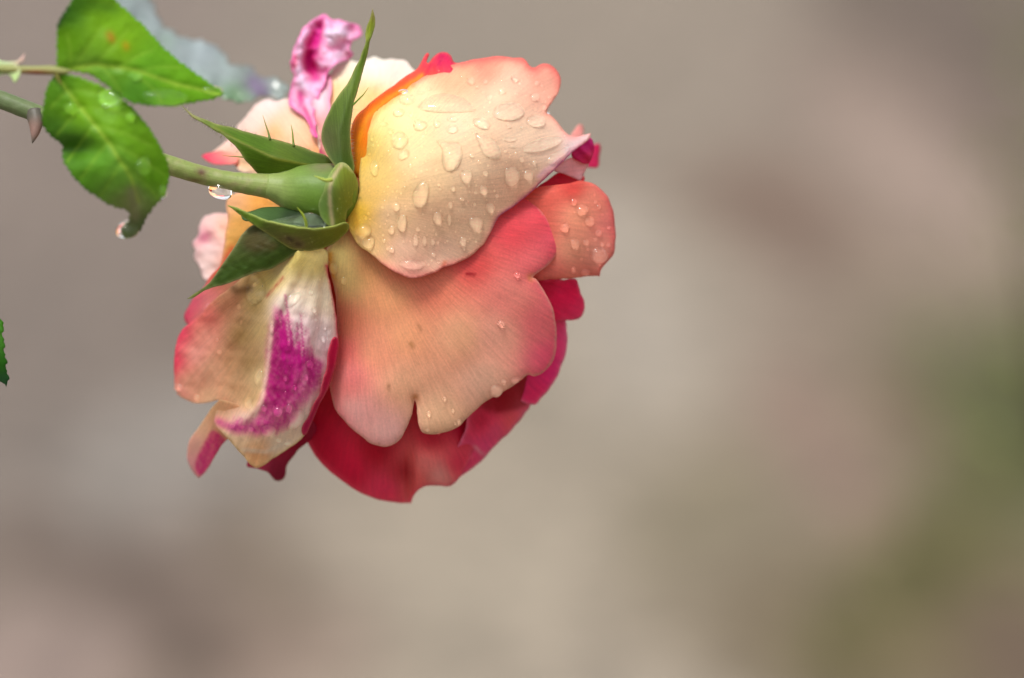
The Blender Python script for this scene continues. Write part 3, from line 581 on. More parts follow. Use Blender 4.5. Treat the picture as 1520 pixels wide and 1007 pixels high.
# -- the big upper petal and the orange fold behind its margin
petal('orange_margin', [(527, 262), (524, 240), (521, 215), (522, 188), (529, 172), (543, 159), (564, 141), (587, 125), (604, 112), (620, 101), (627, 89), (636, 79), (634, 93), (642, 86), (651, 79), (662, 78), (670, 84), (674, 92), (684, 96), (680, 130), (620, 170), (570, 220), (550, 262)],
      Depth([(530, 250, 190), (522, 200, 185), (543, 160, 175), (600, 116, 145), (636, 82, 125), (660, 80, 125), (640, 120, 160), (570, 180, 190), (550, 220, 200)], lambda P: 4 * wave(P, 20, 4) * smooth(116, 100, P[:, 1])),
      [(528, 240, (235, 150, 40)), (527, 200, (240, 130, 15)), (545, 166, (244, 118, 15)), (570, 142, (246, 105, 22)), (595, 124, (240, 90, 40)), (612, 108, (232, 80, 70)), (632, 88, (224, 40, 90)), (660, 84, (216, 20, 95)), (648, 95, (228, 60, 90)), (640, 110, (236, 90, 60))],
      edges=[((246, 120, 90), 2, .4)], inner=RED, step=3.2, edge_roll=(-10, 6), strokes=[([(531, 262), (529, 215), (545, 175), (575, 148), (602, 130), (625, 113)], (250, 160, 30), 4, .7), ([(640, 95), (634, 108)], (196, 10, 70), 3, .6), ([(655, 84), (652, 96)], (180, 0, 80), 4, .6)], label='orange folded margin behind the upper petal')
def afold(P):
    s = seg_dist(P, np.array([(537, 226), (541, 196), (552, 173), (575, 153), (600, 136), (618, 121), (640, 110), (664, 101)], float), False)
    return -20 * np.exp(-s / 9.0) + 1.0 * wave(P, 95, 5, 2) + 3.5 * np.exp(-(((P[:, 0] - 528) / 16) ** 2 + ((P[:, 1] - 345) / 20) ** 2))
petal('upper_cream', [(533, 254), (535, 240), (537, 222), (539, 208), (542, 195), (547, 182), (554, 171), (564, 161), (576, 152), (588, 144), (600, 136), (610, 127), (620, 120), (634, 112), (648, 106), (662, 100), (675, 95), (688, 92), (710, 87), (733, 84), (748, 84), (762, 86), (771, 86), (779, 89), (784, 95), (788, 99), (794, 100), (800, 97), (807, 95), (815, 96), (823, 101), (829, 108), (832, 117), (831, 130), (828, 140), (822, 149), (815, 159), (811, 168, 1), (820, 173), (829, 183), (839, 196), (848, 202), (858, 203), (866, 200), (877, 198, 1), (875, 206), (866, 214), (851, 225), (840, 236), (828, 248), (816, 259), (804, 270), (793, 281), (781, 292), (771, 300), (761, 308), (752, 314), (742, 321), (735, 331), (730, 343), (720, 360), (712, 369), (703, 378), (691, 385), (678, 391), (668, 395), (656, 398), (648, 404), (637, 408), (624, 412), (611, 413), (600, 410), (588, 405), (577, 398), (566, 391), (556, 382), (546, 374), (537, 368), (529, 360), (522, 348), (517, 336), (515, 322), (516, 312), (523, 303), (530, 293), (533, 278)],
      Depth([(534, 260, 200), (522, 320, 212), (530, 355, 212), (545, 200, 205), (570, 170, 205), (560, 300, 232), (600, 240, 246), (640, 160, 205), (620, 200, 232), (680, 220, 238), (620, 330, 244), (600, 405, 230), (690, 300, 236), (660, 392, 216), (720, 350, 200), (730, 160, 190), (720, 95, 135), (660, 105, 160), (820, 110, 110), (812, 168, 140), (780, 230, 192), (770, 300, 175), (870, 203, 125), (840, 215, 145), (790, 160, 155), (780, 92, 118)], afold),
      [(538, 240, (240, 200, 80)), (545, 200, (246, 222, 126)), (560, 180, (249, 232, 164)), (555, 250, (246, 216, 140)), (530, 310, (242, 195, 50)), (525, 330, (240, 190, 60)), (545, 290, (242, 200, 120)), (600, 170, (250, 232, 180)), (640, 150, (250, 226, 185)), (610, 230, (248, 220, 170)), (680, 180, (250, 222, 190)), (640, 250, (246, 212, 168)), (700, 240, (248, 214, 180)), (580, 320, (244, 206, 166)), (640, 330, (244, 202, 168)), (700, 320, (246, 206, 174)), (750, 250, (248, 208, 178)), (780, 200, (250, 216, 190)), (820, 210, (250, 214, 190)), (740, 150, (250, 216, 188)), (770, 122, (247, 200, 178)), (720, 102, (242, 160, 138)), (680, 115, (246, 186, 152)), (800, 112, (244, 174, 156)), (815, 140, (246, 186, 166)), (600, 370, (248, 202, 176)), (660, 380, (248, 204, 180)), (610, 405, (248, 182, 166)), (545, 360, (246, 205, 150)), (850, 212, (246, 214, 216)), (660, 120, (246, 185, 150)), (760, 290, (246, 200, 170))],
      edges=[((238, 74, 88), 7, .85, lambda P: smooth(150, 105, P[:, 1]) * smooth(640, 690, P[:, 0])), ((240, 130, 120), 4.5, .6, lambda P: smooth(600, 660, P[:, 0])), ((196, 60, 150), 3.0, .75, lambda P: smooth(715, 750, P[:, 0]) * smooth(200, 230, P[:, 1])), ((238, 110, 115), 6, .55, lambda P: smooth(370, 395, P[:, 1])), ((246, 210, 120), 3, .5, lambda P: smooth(560, 540, P[:, 0]))],
      strokes=[([(537, 215), (546, 184), (563, 162), (588, 144), (612, 126)], (250, 170, 60), 5, .6), ([(612, 126), (634, 112), (662, 100)], (244, 110, 90), 4, .5), ([(533, 294), (534, 296)], (60, 40, 20), 1.6, .9), ([(527, 318), (533, 345), (548, 355)], (214, 150, 40), 3, .45), ([(658, 396), (660, 390)], (226, 120, 60), 3, .8), ([(845, 225), (862, 206), (874, 200)], (246, 232, 240), 7, .8), ([(800, 262), (830, 238)], (220, 170, 210), 4, .5)],
      inner=(236, 90, 80), gain=np.array([.98, 1.03, .96]), step=3.2, label='large cream upper petal beaded with raindrops')

# -- stem and hip
def stem_col(P, t, V):
    c = np.tile(lin((132, 146, 78)), (len(P), 1))
    c = mixc(c, (168, 150, 118), np.clip(.5 * wave(P, 26, 3) + .1, 0, 1) * .6)
    c = mixc(c, (96, 84, 56), np.clip(.9 * wave(P, 11, 12) - .35, 0, 1) * .5)
    sc = np.exp(-(((P[:, 0] - 299) / 8) ** 2 + ((P[:, 1] - 256 - (P[:, 0] - 299) * .1) / 6) ** 2)); c = mixc(c, (86, 44, 30), sc * .95)
    sc = np.exp(-(((P[:, 0] - 290) / 12) ** 2 + ((P[:, 1] - 268) / 3.5) ** 2)); c = mixc(c, (110, 72, 52), sc * .6)
    sc = np.exp(-(((P[:, 0] - 345) / 14) ** 2 + ((P[:, 1] - 274) / 3) ** 2)); c = mixc(c, (128, 104, 78), sc * .5)
    c = mixc(c, (84, 100, 70), smooth(110, 40, P[:, 0]) * .8)
    return c
tube('stem', [(-1500, -420, 150, 19), (-900, -190, 175, 17), (-420, 0, 195, 15), (-90, 118, 205, 14), (0, 148, 208, 13.5), (57, 170, 210, 13.5), (120, 196, 210, 13.5), (190, 224, 210, 14), (250, 245, 208, 14.5), (300, 260, 206, 14), (340, 269, 204, 14.5), (375, 274, 202, 16.5), (400, 277, 200, 19), (415, 279.5, 199, 22)], BARK, rose, stem_col, seg=32, step=2.5, bumpy=.35)
def hip_col(P, t, V):
    c = np.tile(lin((112, 146, 56)), (len(P), 1))
    c = mixc(c, (132, 120, 104), np.exp(-(((P[:, 0] - 478) / 22) ** 2 + ((P[:, 1] - 248) / 10) ** 2)) * .7)
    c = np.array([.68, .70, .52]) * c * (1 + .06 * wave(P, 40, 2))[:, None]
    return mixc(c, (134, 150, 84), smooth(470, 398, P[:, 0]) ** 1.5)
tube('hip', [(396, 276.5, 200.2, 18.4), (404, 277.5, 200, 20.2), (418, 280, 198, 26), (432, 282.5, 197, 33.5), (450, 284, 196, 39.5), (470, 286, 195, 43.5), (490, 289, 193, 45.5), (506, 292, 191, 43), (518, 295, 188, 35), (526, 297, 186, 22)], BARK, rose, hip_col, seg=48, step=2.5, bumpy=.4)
# prickles on the stem
tube('prickle', [(50, 166, 214, 13), (53, 182, 222, 11), (52, 197, 226, 7), (48, 213, 228, .6)], BARK, rose, lambda P, t, V: mixc(np.tile(lin((88, 84, 74)), (len(P), 1)), (156, 120, 110), smooth(.15, .6, t) * smooth(1, .7, t) * .7), seg=14, step=2, label='grey brown prickle with a pinkish tip')

# -- sepals
GR, GRD, GRL = (96, 128, 44), (62, 96, 32), (150, 176, 60)
def sepal(key, outline, depth, colours, **k):
    return sheet(key, 'sepal', outline, depth, colours, SEPAL, rose, thick=5.0, gain=np.array([.84, .82, .5]) * k.pop('gain', 1.0), **k)
def lobe(par, pts, col=(120, 150, 60)):
    return tube('lobe', pts, SEPAL, par, lambda P, t, V: np.tile(lin(col), (len(P), 1)), seg=8, step=2.0)
def keel(line, am, wd):
    L = np.array(line, float)
    return lambda P: am * np.exp(-(seg_dist(P, L, False) / wd) ** 1.4)
s1 = sepal('tall_sepal', [(553, 13, 1), (555, 20), (557, 30), (556, 42), (552, 54), (549, 62), (548, 72), (545, 84), (541, 98), (538, 110), (534, 124), (530, 138), (526, 152), (523, 168), (521, 184), (520, 200), (521, 216), (523, 232), (526, 256), (512, 262), (500, 252), (492, 240), (485, 228), (480, 217), (477, 207), (478, 194), (482, 180), (488, 167), (494, 155), (501, 144), (508, 135), (515, 125), (521, 114), (527, 102), (532, 91), (537, 79), (541, 69), (543, 60), (542, 50), (545, 38), (549, 27)],
      Depth([(553, 15, 205), (546, 60, 200), (535, 110, 195), (520, 140, 205), (500, 160, 205), (485, 200, 200), (505, 200, 222), (519, 200, 205), (508, 250, 222), (523, 240, 210)], keel([(510, 255), (502, 200), (520, 140), (545, 60)], 5, 9)),
      [(500, 200, (98, 112, 66)), (490, 205, (108, 108, 86)), (510, 200, (86, 122, 46)), (505, 160, (112, 140, 66)), (525, 125, (118, 146, 62)), (535, 95, (110, 146, 50)), (545, 65, (120, 156, 40)), (550, 40, (150, 176, 40)), (553, 18, (110, 40, 30)), (510, 240, (76, 108, 38)), (520, 170, (90, 124, 48))],
      edges=[((206, 208, 160), 1.8, .6)], strokes=[([(552, 22), (548, 45), (545, 60)], (190, 204, 70), 2, .5)], step=2.6, gain=.78, base=(510, 300), label='tall upright sepal with a yellow green tip')
def hairs(par, line, d, count, seed, lo=3.0, hi=7.0):
    rr = random.Random(seed); L = spline(line, 1.5, closed=False); V, F = [], []
    for _ in range(count):
        i = rr.randrange(1, len(L) - 1); p = L[i]; t = L[i + 1] - L[i - 1]; n = np.array([t[1], -t[0]]) / (np.linalg.norm(t) + 1e-6)
        q = p + n * rr.uniform(lo, hi) + t / (np.linalg.norm(t) + 1e-6) * rr.uniform(-3, 3)
        dd = d + rr.uniform(-4, 4); w = .38; k = len(V)
        for a in range(3):
            V.append((p[0] + w * math.cos(a * 2.1), p[1] + w * math.sin(a * 2.1), dd + w * (a - 1)))
        V.append((q[0], q[1], dd + rr.uniform(-3, 3))); F += [(k, k + 1, k + 3), (k + 1, k + 2, k + 3), (k + 2, k, k + 3)]
    V = np.array(V); W = wp(V[:, 0], V[:, 1], V[:, 2])
    return link('fringe', W, F, SEPAL, par, col=np.tile(lin((205, 208, 180)), (len(W), 1)), uv=np.zeros((len(W), 3)))
hairs(s1, [(523, 160), (520, 190), (521, 215), (523, 240)], 206, 26, 1)
lobe(s1, [(524, 156, 208, 1.5), (532, 148, 212, 1.2), (540, 140, 215, .8), (547, 130, 217, .25)])
s2 = sepal('left_sepal', [(269, 156, 1), (278, 164), (288, 171), (308, 179), (326, 185), (345, 189), (364, 195), (382, 200), (402, 205), (424, 211), (445, 217), (466, 225), (488, 234), (498, 250), (480, 262), (430, 268), (388, 261), (379, 254), (371, 245), (363, 236), (356, 226), (345, 213), (337, 206), (327, 199), (314, 191), (303, 184), (287, 175), (277, 165)],
      Depth([(270, 157, 190), (308, 182, 192), (360, 215, 200), (345, 190, 186), (400, 206, 184), (400, 235, 204), (460, 228, 188), (470, 250, 190), (385, 258, 186)], keel([(480, 250), (400, 233), (350, 208), (300, 180)], 7, 10)),
      [(280, 166, (176, 176, 140)), (310, 185, (112, 146, 56)), (350, 205, (94, 134, 36)), (390, 220, (90, 128, 30)), (420, 235, (100, 126, 34)), (460, 240, (76, 108, 28)), (440, 222, (94, 122, 36)), (480, 240, (80, 100, 36))],
      edges=[((190, 190, 150), 2.0, .6)], strokes=[([(460, 246), (410, 236), (360, 213), (320, 190)], (150, 150, 54), 1.8, .55)], step=2.6, gain=.85, base=(500, 260), label='pointed sepal spreading left above the stem')
hairs(s2, [(272, 158), (287, 171), (308, 179), (345, 189), (382, 200), (424, 211), (466, 225)], 190, 55, 2, 1.5, 5)
hairs(s2, [(356, 226), (330, 202), (303, 184), (285, 174), (272, 160)], 190, 40, 3, 2, 7)
lobe(s2, [(401, 207, 188, 1.8), (398, 196, 190, 1.3), (394, 184, 191, .8), (390, 171, 192, .25)], (150, 166, 92))
lobe(s2, [(436, 217, 189, 1.9), (435, 207, 191, 1.5), (434, 196, 192, 1.0), (432, 185, 193, .25)], (150, 170, 84))
lobe(s2, [(372, 236, 196, 1.2), (360, 233.5, 200, 1.0), (346, 232.5, 203, .7), (330, 231, 205, .25)], (150, 150, 80))
s3 = sepal('lower_sepal', [(277, 444, 1), (287, 437), (296, 431), (304, 426), (312, 419), (320, 408), (328, 396), (335, 386), (342, 375), (350, 363), (358, 350), (366, 341), (376, 334), (392, 330), (430, 340), (470, 345), (460, 368), (442, 376), (421, 389), (409, 396), (397, 401), (385, 404), (373, 407), (360, 412), (347, 418), (335, 422), (323, 425), (311, 429), (300, 434), (288, 442)],
      Depth([(277, 444, 195), (312, 422, 205), (345, 375, 212), (375, 336, 215), (350, 410, 212), (370, 375, 228), (430, 350, 235), (420, 388, 220), (450, 370, 225), (400, 372, 232)], lambda P: 1.5 * wave(P, 25, 3)),
      [(285, 440, (140, 160, 60)), (305, 430, (92, 126, 50)), (330, 410, (72, 104, 36)), (360, 395, (66, 98, 34)), (390, 390, (64, 96, 34)), (420, 380, (70, 100, 36)), (380, 350, (78, 84, 46)), (365, 360, (86, 84, 54)), (350, 372, (96, 116, 64)), (385, 365, (74, 76, 44)), (430, 360, (66, 78, 34))],
      patches=[([(366, 350), (384, 342), (400, 356), (412, 366), (392, 372), (374, 372), (362, 366)], (98, 84, 58), 6, .7)], edges=[((190, 186, 160), 2.0, .65)], step=2.6, base=(500, 330), label='dark green sepal pointing down left')
s4 = sepal('cup_sepal', [(338, 306, 1), (347, 308), (359, 312), (371, 318), (383, 323), (395, 328), (407, 331), (419, 334), (431, 336), (448, 339), (466, 340), (482, 339), (497, 336), (516, 331), (518, 340), (508, 351), (497, 361), (488, 366), (478, 369), (460, 372), (443, 372), (431, 369), (421, 363), (411, 357), (402, 351), (389, 342), (376, 334), (364, 325), (354, 317), (346, 311)],
      Depth([(340, 307, 255), (383, 325, 268), (380, 336, 262), (430, 338, 282), (425, 364, 248), (466, 341, 282), (460, 370, 240), (497, 337, 262), (497, 358, 235), (516, 335, 240), (450, 352, 276)], lambda P: 1.0 * wave(P, 20, 6)),
      [(345, 309, (110, 150, 50)), (380, 325, (112, 150, 54)), (430, 338, (130, 156, 60)), (480, 342, (130, 146, 50)), (505, 342, (132, 140, 44)), (480, 358, (110, 128, 38)), (440, 362, (104, 106, 56)), (420, 350, (104, 100, 68)), (400, 345, (96, 106, 60)), (450, 350, (116, 128, 56)), (445, 368, (110, 104, 66))],
      patches=[([(418, 352), (436, 350), (452, 360), (446, 370), (428, 364)], (126, 112, 88), 4, .65), ([(384, 340), (398, 343), (400, 350), (388, 344)], (120, 104, 80), 3, .6)], edges=[((196, 210, 140), 1.6, .6)], strokes=[([(428, 354), (433, 357)], (70, 58, 46), 3.5, .8), ([(440, 362), (446, 364)], (76, 60, 48), 3, .8), ([(392, 346), (396, 348)], (70, 58, 46), 2.6, .7), ([(412, 356), (416, 357)], (84, 74, 52), 3, .6)], step=2.4, base=(515, 338), label='cupped sepal below the hip holding rainwater')
sheet('cup_back', 'inner_face', [(358, 322), (375, 313), (398, 307), (424, 309), (450, 316), (480, 324), (492, 338), (450, 343), (410, 337), (380, 329)], [(360, 322, 222), (400, 308, 212), (450, 318, 226), (488, 336, 240), (410, 336, 240), (380, 328, 236)], [(380, 318, (110, 150, 80)), (405, 315, (84, 124, 56)), (430, 325, (40, 64, 26)), (470, 332, (36, 58, 24))], SEPAL, s4, thick=3, step=2.6, gain=.5)  # far side of the cup, colour darkened so the water over it looks dark
lobe(s4, [(455, 341, 262, 2.4), (454, 330, 268, 2.2), (449, 318, 272, 1.7), (441, 308, 274, .4)], (160, 176, 60))
s5 = sepal('front_sepal', [(501, 243), (508, 241), (515, 244), (523, 253), (528, 261), (531, 270), (532, 279), (531, 288), (527, 299), (520, 308), (515, 315), (514, 326), (511, 337), (498, 340), (487, 335), (478, 325), (473, 311), (474, 298), (480, 284), (484, 270), (490, 257)],
      Depth([(506, 243, 240), (492, 268, 285), (489, 284, 284), (491, 312, 276), (495, 335, 262), (523, 255, 225), (531, 280, 215), (515, 315, 232), (510, 335, 240), (512, 290, 252), (476, 310, 258), (484, 272, 268), (480, 325, 255)]),
      [(510, 270, (120, 138, 44)), (520, 290, (126, 142, 50)), (505, 300, (112, 132, 40)), (512, 255, (124, 144, 56)), (503, 325, (124, 136, 50)), (480, 300, (112, 148, 96)), (478, 318, (112, 150, 90)), (487, 262, (128, 160, 106)), (528, 280, (130, 150, 80))],
      strokes=[([(508, 243), (500, 255), (492, 268), (489, 283), (490, 300), (491, 313), (494, 334)], (206, 192, 180), 3.0, .85), ([(508, 243), (516, 246), (523, 254)], (196, 204, 180), 2.6, .7)], edges=[((170, 184, 140), 1.8, .5)], step=2.2, gain=1.15, base=(518, 330), label='foreshortened front sepal with a pale keel')
lobe(s5, [(493, 267, 286, 3.2), (484, 268, 290, 2.8), (475, 265, 292, 1.8), (466, 261, 293, .4)], (176, 190, 84))

# ------------------------------------------------------------------ leaves at the left
spray = empty('leaf_spray', wp(84, 106, 330), 'bright green rose leaf with serrated leaflets on a thin reddish stalk', 'leaf spray')
ZL = 75
def leaf(key, name, outline, depth, colours, mat=None, par=spray, **k):
    if mat is None and par is not None:
        d0 = depth if callable(depth) else Depth(depth)
        depth = lambda P: d0(P) + ZL
    return sheet(key, name, outline, depth, colours, mat or LEAF, par, thick=2.6, gain=k.pop('gain', 1.55), serrate=k.pop('serrate', (3.4, 10.0)), **k)
def veins(mid, side, wid=1.8):
    out = [(mid, (150, 172, 60), 2.6, .6)]
    for a, b in side: out.append(([a, ((a[0] + b[0]) / 2 + 2, (a[1] + b[1]) / 2 - 3), b], (126, 160, 48), wid, .45))
    return out
LG = (84, 136, 22)
def veinz(st, am=2.2):
    def f(P):
        z = 0
        for k, s in enumerate(st): z = z - am * (1.3 if k == 0 else .55) * np.exp(-(seg_dist(P, np.array(s[0], float), False) / 6) ** 2)
        return z + 1.3 * wave(P, 70, 3)
    return f
vu = veins([(88, 106), (140, 96), (200, 104), (260, 125), (325, 140)], [((110, 101), (150, 40)), ((140, 97), (190, 45)), ((175, 100), (225, 75)), ((205, 105), (265, 100)), ((150, 99), (180, 140)), ((195, 105), (240, 150)), ((105, 102), (100, 50))])
leaf('upper_leaflet', 'leaflet', [(85, 106, 1), (84, 86), (84, 64), (85, 40), (92, 22), (102, 8), (112, -8), (130, -26), (150, -22), (166, -6), (182, 10), (198, 24), (212, 36), (226, 52), (241, 68), (256, 82), (272, 95), (287, 106), (302, 117), (318, 128), (334, 139, 1), (321, 146), (304, 150), (287, 153), (264, 155), (241, 157), (222, 157), (204, 155), (194, 152), (184, 147), (172, 138), (158, 128), (144, 117), (128, 110), (106, 106)],
     Depth([(86, 105, 330), (90, 40, 345), (130, -20, 360), (170, 0, 330), (240, 70, 315), (330, 139, 300), (240, 155, 335), (180, 145, 345), (150, 70, 352), (220, 110, 338), (130, 108, 335)], veinz(vu)),
     [(100, 60, (90, 136, 12)), (150, 40, (104, 148, 14)), (180, 70, (108, 150, 14)), (220, 100, (90, 142, 22)), (270, 125, (90, 140, 12)), (200, 140, (70, 122, 22)), (130, 100, (110, 150, 44)), (100, 20, (60, 106, 24)), (150, 115, (84, 132, 28))],
     strokes=vu + [([(163, 52), (166, 58)], (150, 110, 20), 6, .9), ([(186, 67), (188, 70)], (150, 130, 10), 5, .9), ([(86, 38), (92, 22), (98, 14)], (30, 50, 36), 5, .7), ([(120, 4), (170, 14)], (50, 96, 20), 9, .4)], step=3.2, base=(86, 106), label='upper bright green leaflet with rust spots')
vl = veins([(84, 114), (120, 160), (160, 210), (195, 265), (205, 300)], [((100, 135), (150, 140)), ((118, 158), (185, 170)), ((140, 185), (222, 215)), ((160, 211), (244, 260)), ((178, 240), (235, 295)), ((100, 135), (75, 160)), ((120, 160), (85, 200)), ((140, 185), (100, 240)), ((160, 211), (120, 265)), ((180, 243), (150, 290))])
def lfold(P):
    return veinz(vl)(P) - 26 * np.exp(-(((P[:, 0] - 108) / 40) ** 2 + ((P[:, 1] - 222) / 16) ** 2))
leaf('lower_leaflet', 'leaflet', [(81, 112, 1), (98, 110), (113, 113), (128, 118), (155, 130), (181, 147), (199, 162), (215, 181), (226, 196), (235, 211), (243, 226), (249, 242), (252, 257), (250, 272), (246, 286), (237, 299), (227, 311), (217, 324), (212, 338), (202, 346), (184, 347), (190, 330), (189, 314), (170, 308), (151, 298), (133, 286), (117, 272), (104, 257), (95, 241), (92, 226), (91, 214), (82, 208), (75, 203), (67, 192), (62, 180), (64, 160), (66, 143), (72, 124)],
     Depth([(82, 113, 330), (66, 150, 320), (75, 200, 305), (95, 240, 315), (150, 297, 310), (190, 340, 280), (215, 325, 290), (250, 260, 295), (215, 182, 325), (150, 136, 335), (150, 210, 345), (195, 270, 330)], lfold),
     [(85, 140, (80, 128, 24)), (120, 160, (104, 150, 14)), (170, 180, (100, 146, 14)), (210, 220, (96, 142, 14)), (230, 260, (90, 138, 14)), (150, 240, (82, 132, 28)), (120, 260, (76, 124, 26)), (110, 218, (52, 92, 18)), (80, 195, (60, 102, 24)), (195, 300, (112, 124, 70)), (200, 335, (70, 84, 46)), (175, 260, (96, 140, 46))],  # dark green at the fold is its shadow painted into the colour
     strokes=vl + [([(196, 285), (200, 320)], (120, 118, 84), 9, .7)], step=3.2, base=(84, 112), label='lower green leaflet crossing in front of the stem')
leaf('grey_leaflet', 'leaflet', [(140, -40), (200, -20), (226, 2), (233, 20), (240, 34), (256, 46), (272, 56), (288, 58), (304, 61), (318, 68), (332, 79), (339, 90), (346, 98), (358, 96), (371, 99), (380, 108), (389, 116), (398, 114), (410, 116), (421, 122), (428, 132), (424, 142), (414, 148), (402, 143), (389, 142), (376, 148), (362, 152), (345, 150), (325, 142), (300, 130), (270, 110), (240, 85), (205, 50), (160, 0)],
     Depth([(160, 0, -150), (240, 85, -90), (330, 142, -100), (415, 147, -130), (425, 130, -150), (390, 116, -180), (340, 90, -220), (290, 58, -240), (235, 20, -260), (200, -20, -260)], lambda P: 16 * wave(P, 60, 4)),
     [(230, 30, (150, 164, 162)), (270, 80, (148, 162, 160)), (330, 110, (154, 168, 164)), (300, 75, (160, 172, 174)), (370, 135, (116, 150, 110)), (410, 130, (146, 160, 152)), (380, 128, (120, 90, 130)), (240, 70, (136, 158, 140)), (345, 145, (110, 150, 100))],  # grey-blue of the sky reflection is painted into the leaf colour
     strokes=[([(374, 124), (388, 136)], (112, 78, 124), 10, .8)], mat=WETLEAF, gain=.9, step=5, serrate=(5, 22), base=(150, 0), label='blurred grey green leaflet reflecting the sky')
tube('stalk', [(-470, 0, 210, 8), (-400, 40, 280, 7.5), (-240, 78, 350, 7), (-80, 96, 388, 6.5), (0, 102, 399, 6.2), (49, 104.5, 403, 6.2), (83, 105, 405, 6.5), (98, 106, 407, 4), (106, 105, 408, 1)], BARK, spray, lambda P, t, V: mixc(np.tile(lin((136, 140, 78)), (len(P), 1)), (128, 70, 44), np.exp(-((P[:, 0] - 52) / 26) ** 2) * smooth(100, 108, P[:, 1])), seg=16, step=3)
tube('leaflet_stalk', [(83, 104, 405, 5), (84, 110, 406, 4), (88, 120, 407, 2), (92, 126, 408, .5)], BARK, spray, lambda P, t, V: np.tile(lin((120, 120, 50)), (len(P), 1)), seg=12, step=2)
leaf('stipule', 'stipule', [(-20, 88), (0, 90), (14, 92), (26, 90), (36, 80, 1), (34, 90), (26, 97), (30, 108), (22, 124, 1), (14, 112), (0, 112), (-20, 112)], [(-20, 100, 316), (36, 82, 335), (22, 122, 335), (10, 100, 322)],
     [(0, 95, (160, 178, 140)), (30, 84, (196, 160, 160)), (20, 115, (160, 184, 120)), (10, 104, (170, 186, 140))], serrate=(1, 11), step=3, label='pale stipule on the leaf stalk')
edge_leaf = leaf('edge_leaf', 'leaf', [(-300, 470, 1), (-270, 440), (-210, 420), (-140, 420), (-80, 432), (-40, 446), (-8, 462), (2, 474), (6, 486), (4, 498), (8, 510), (6, 524), (11, 536), (9, 548), (14, 560), (9, 574, 1), (0, 566), (-12, 558), (-60, 556), (-130, 552), (-200, 540), (-260, 510)], Depth([(-300, 470, 240), (-140, 425, 225), (-140, 550, 225), (-140, 490, 245), (0, 480, 235), (9, 572, 230), (0, 530, 250), (-20, 520, 255)]),
     [(0, 490, (60, 124, 20)), (6, 540, (50, 118, 22)), (8, 565, (50, 100, 60)), (-20, 510, (70, 124, 24)), (-150, 480, (70, 124, 24))], par=None, serrate=(3, 12), step=4, gain=1.0, base=(-300, 470))
tube('stalk', [(-560, -70, 190, 7), (-520, 120, 215, 6), (-440, 330, 235, 5), (-360, 430, 240, 4.5), (-296, 471, 240, 4), (-250, 482, 243, 2)], BARK, edge_leaf, lambda P, t, V: np.tile(lin((120, 140, 70)), (len(P), 1)), seg=12, step=5)
tag(edge_leaf, 'tip of a green leaf poking in at the left edge of the photo', 'leaf')

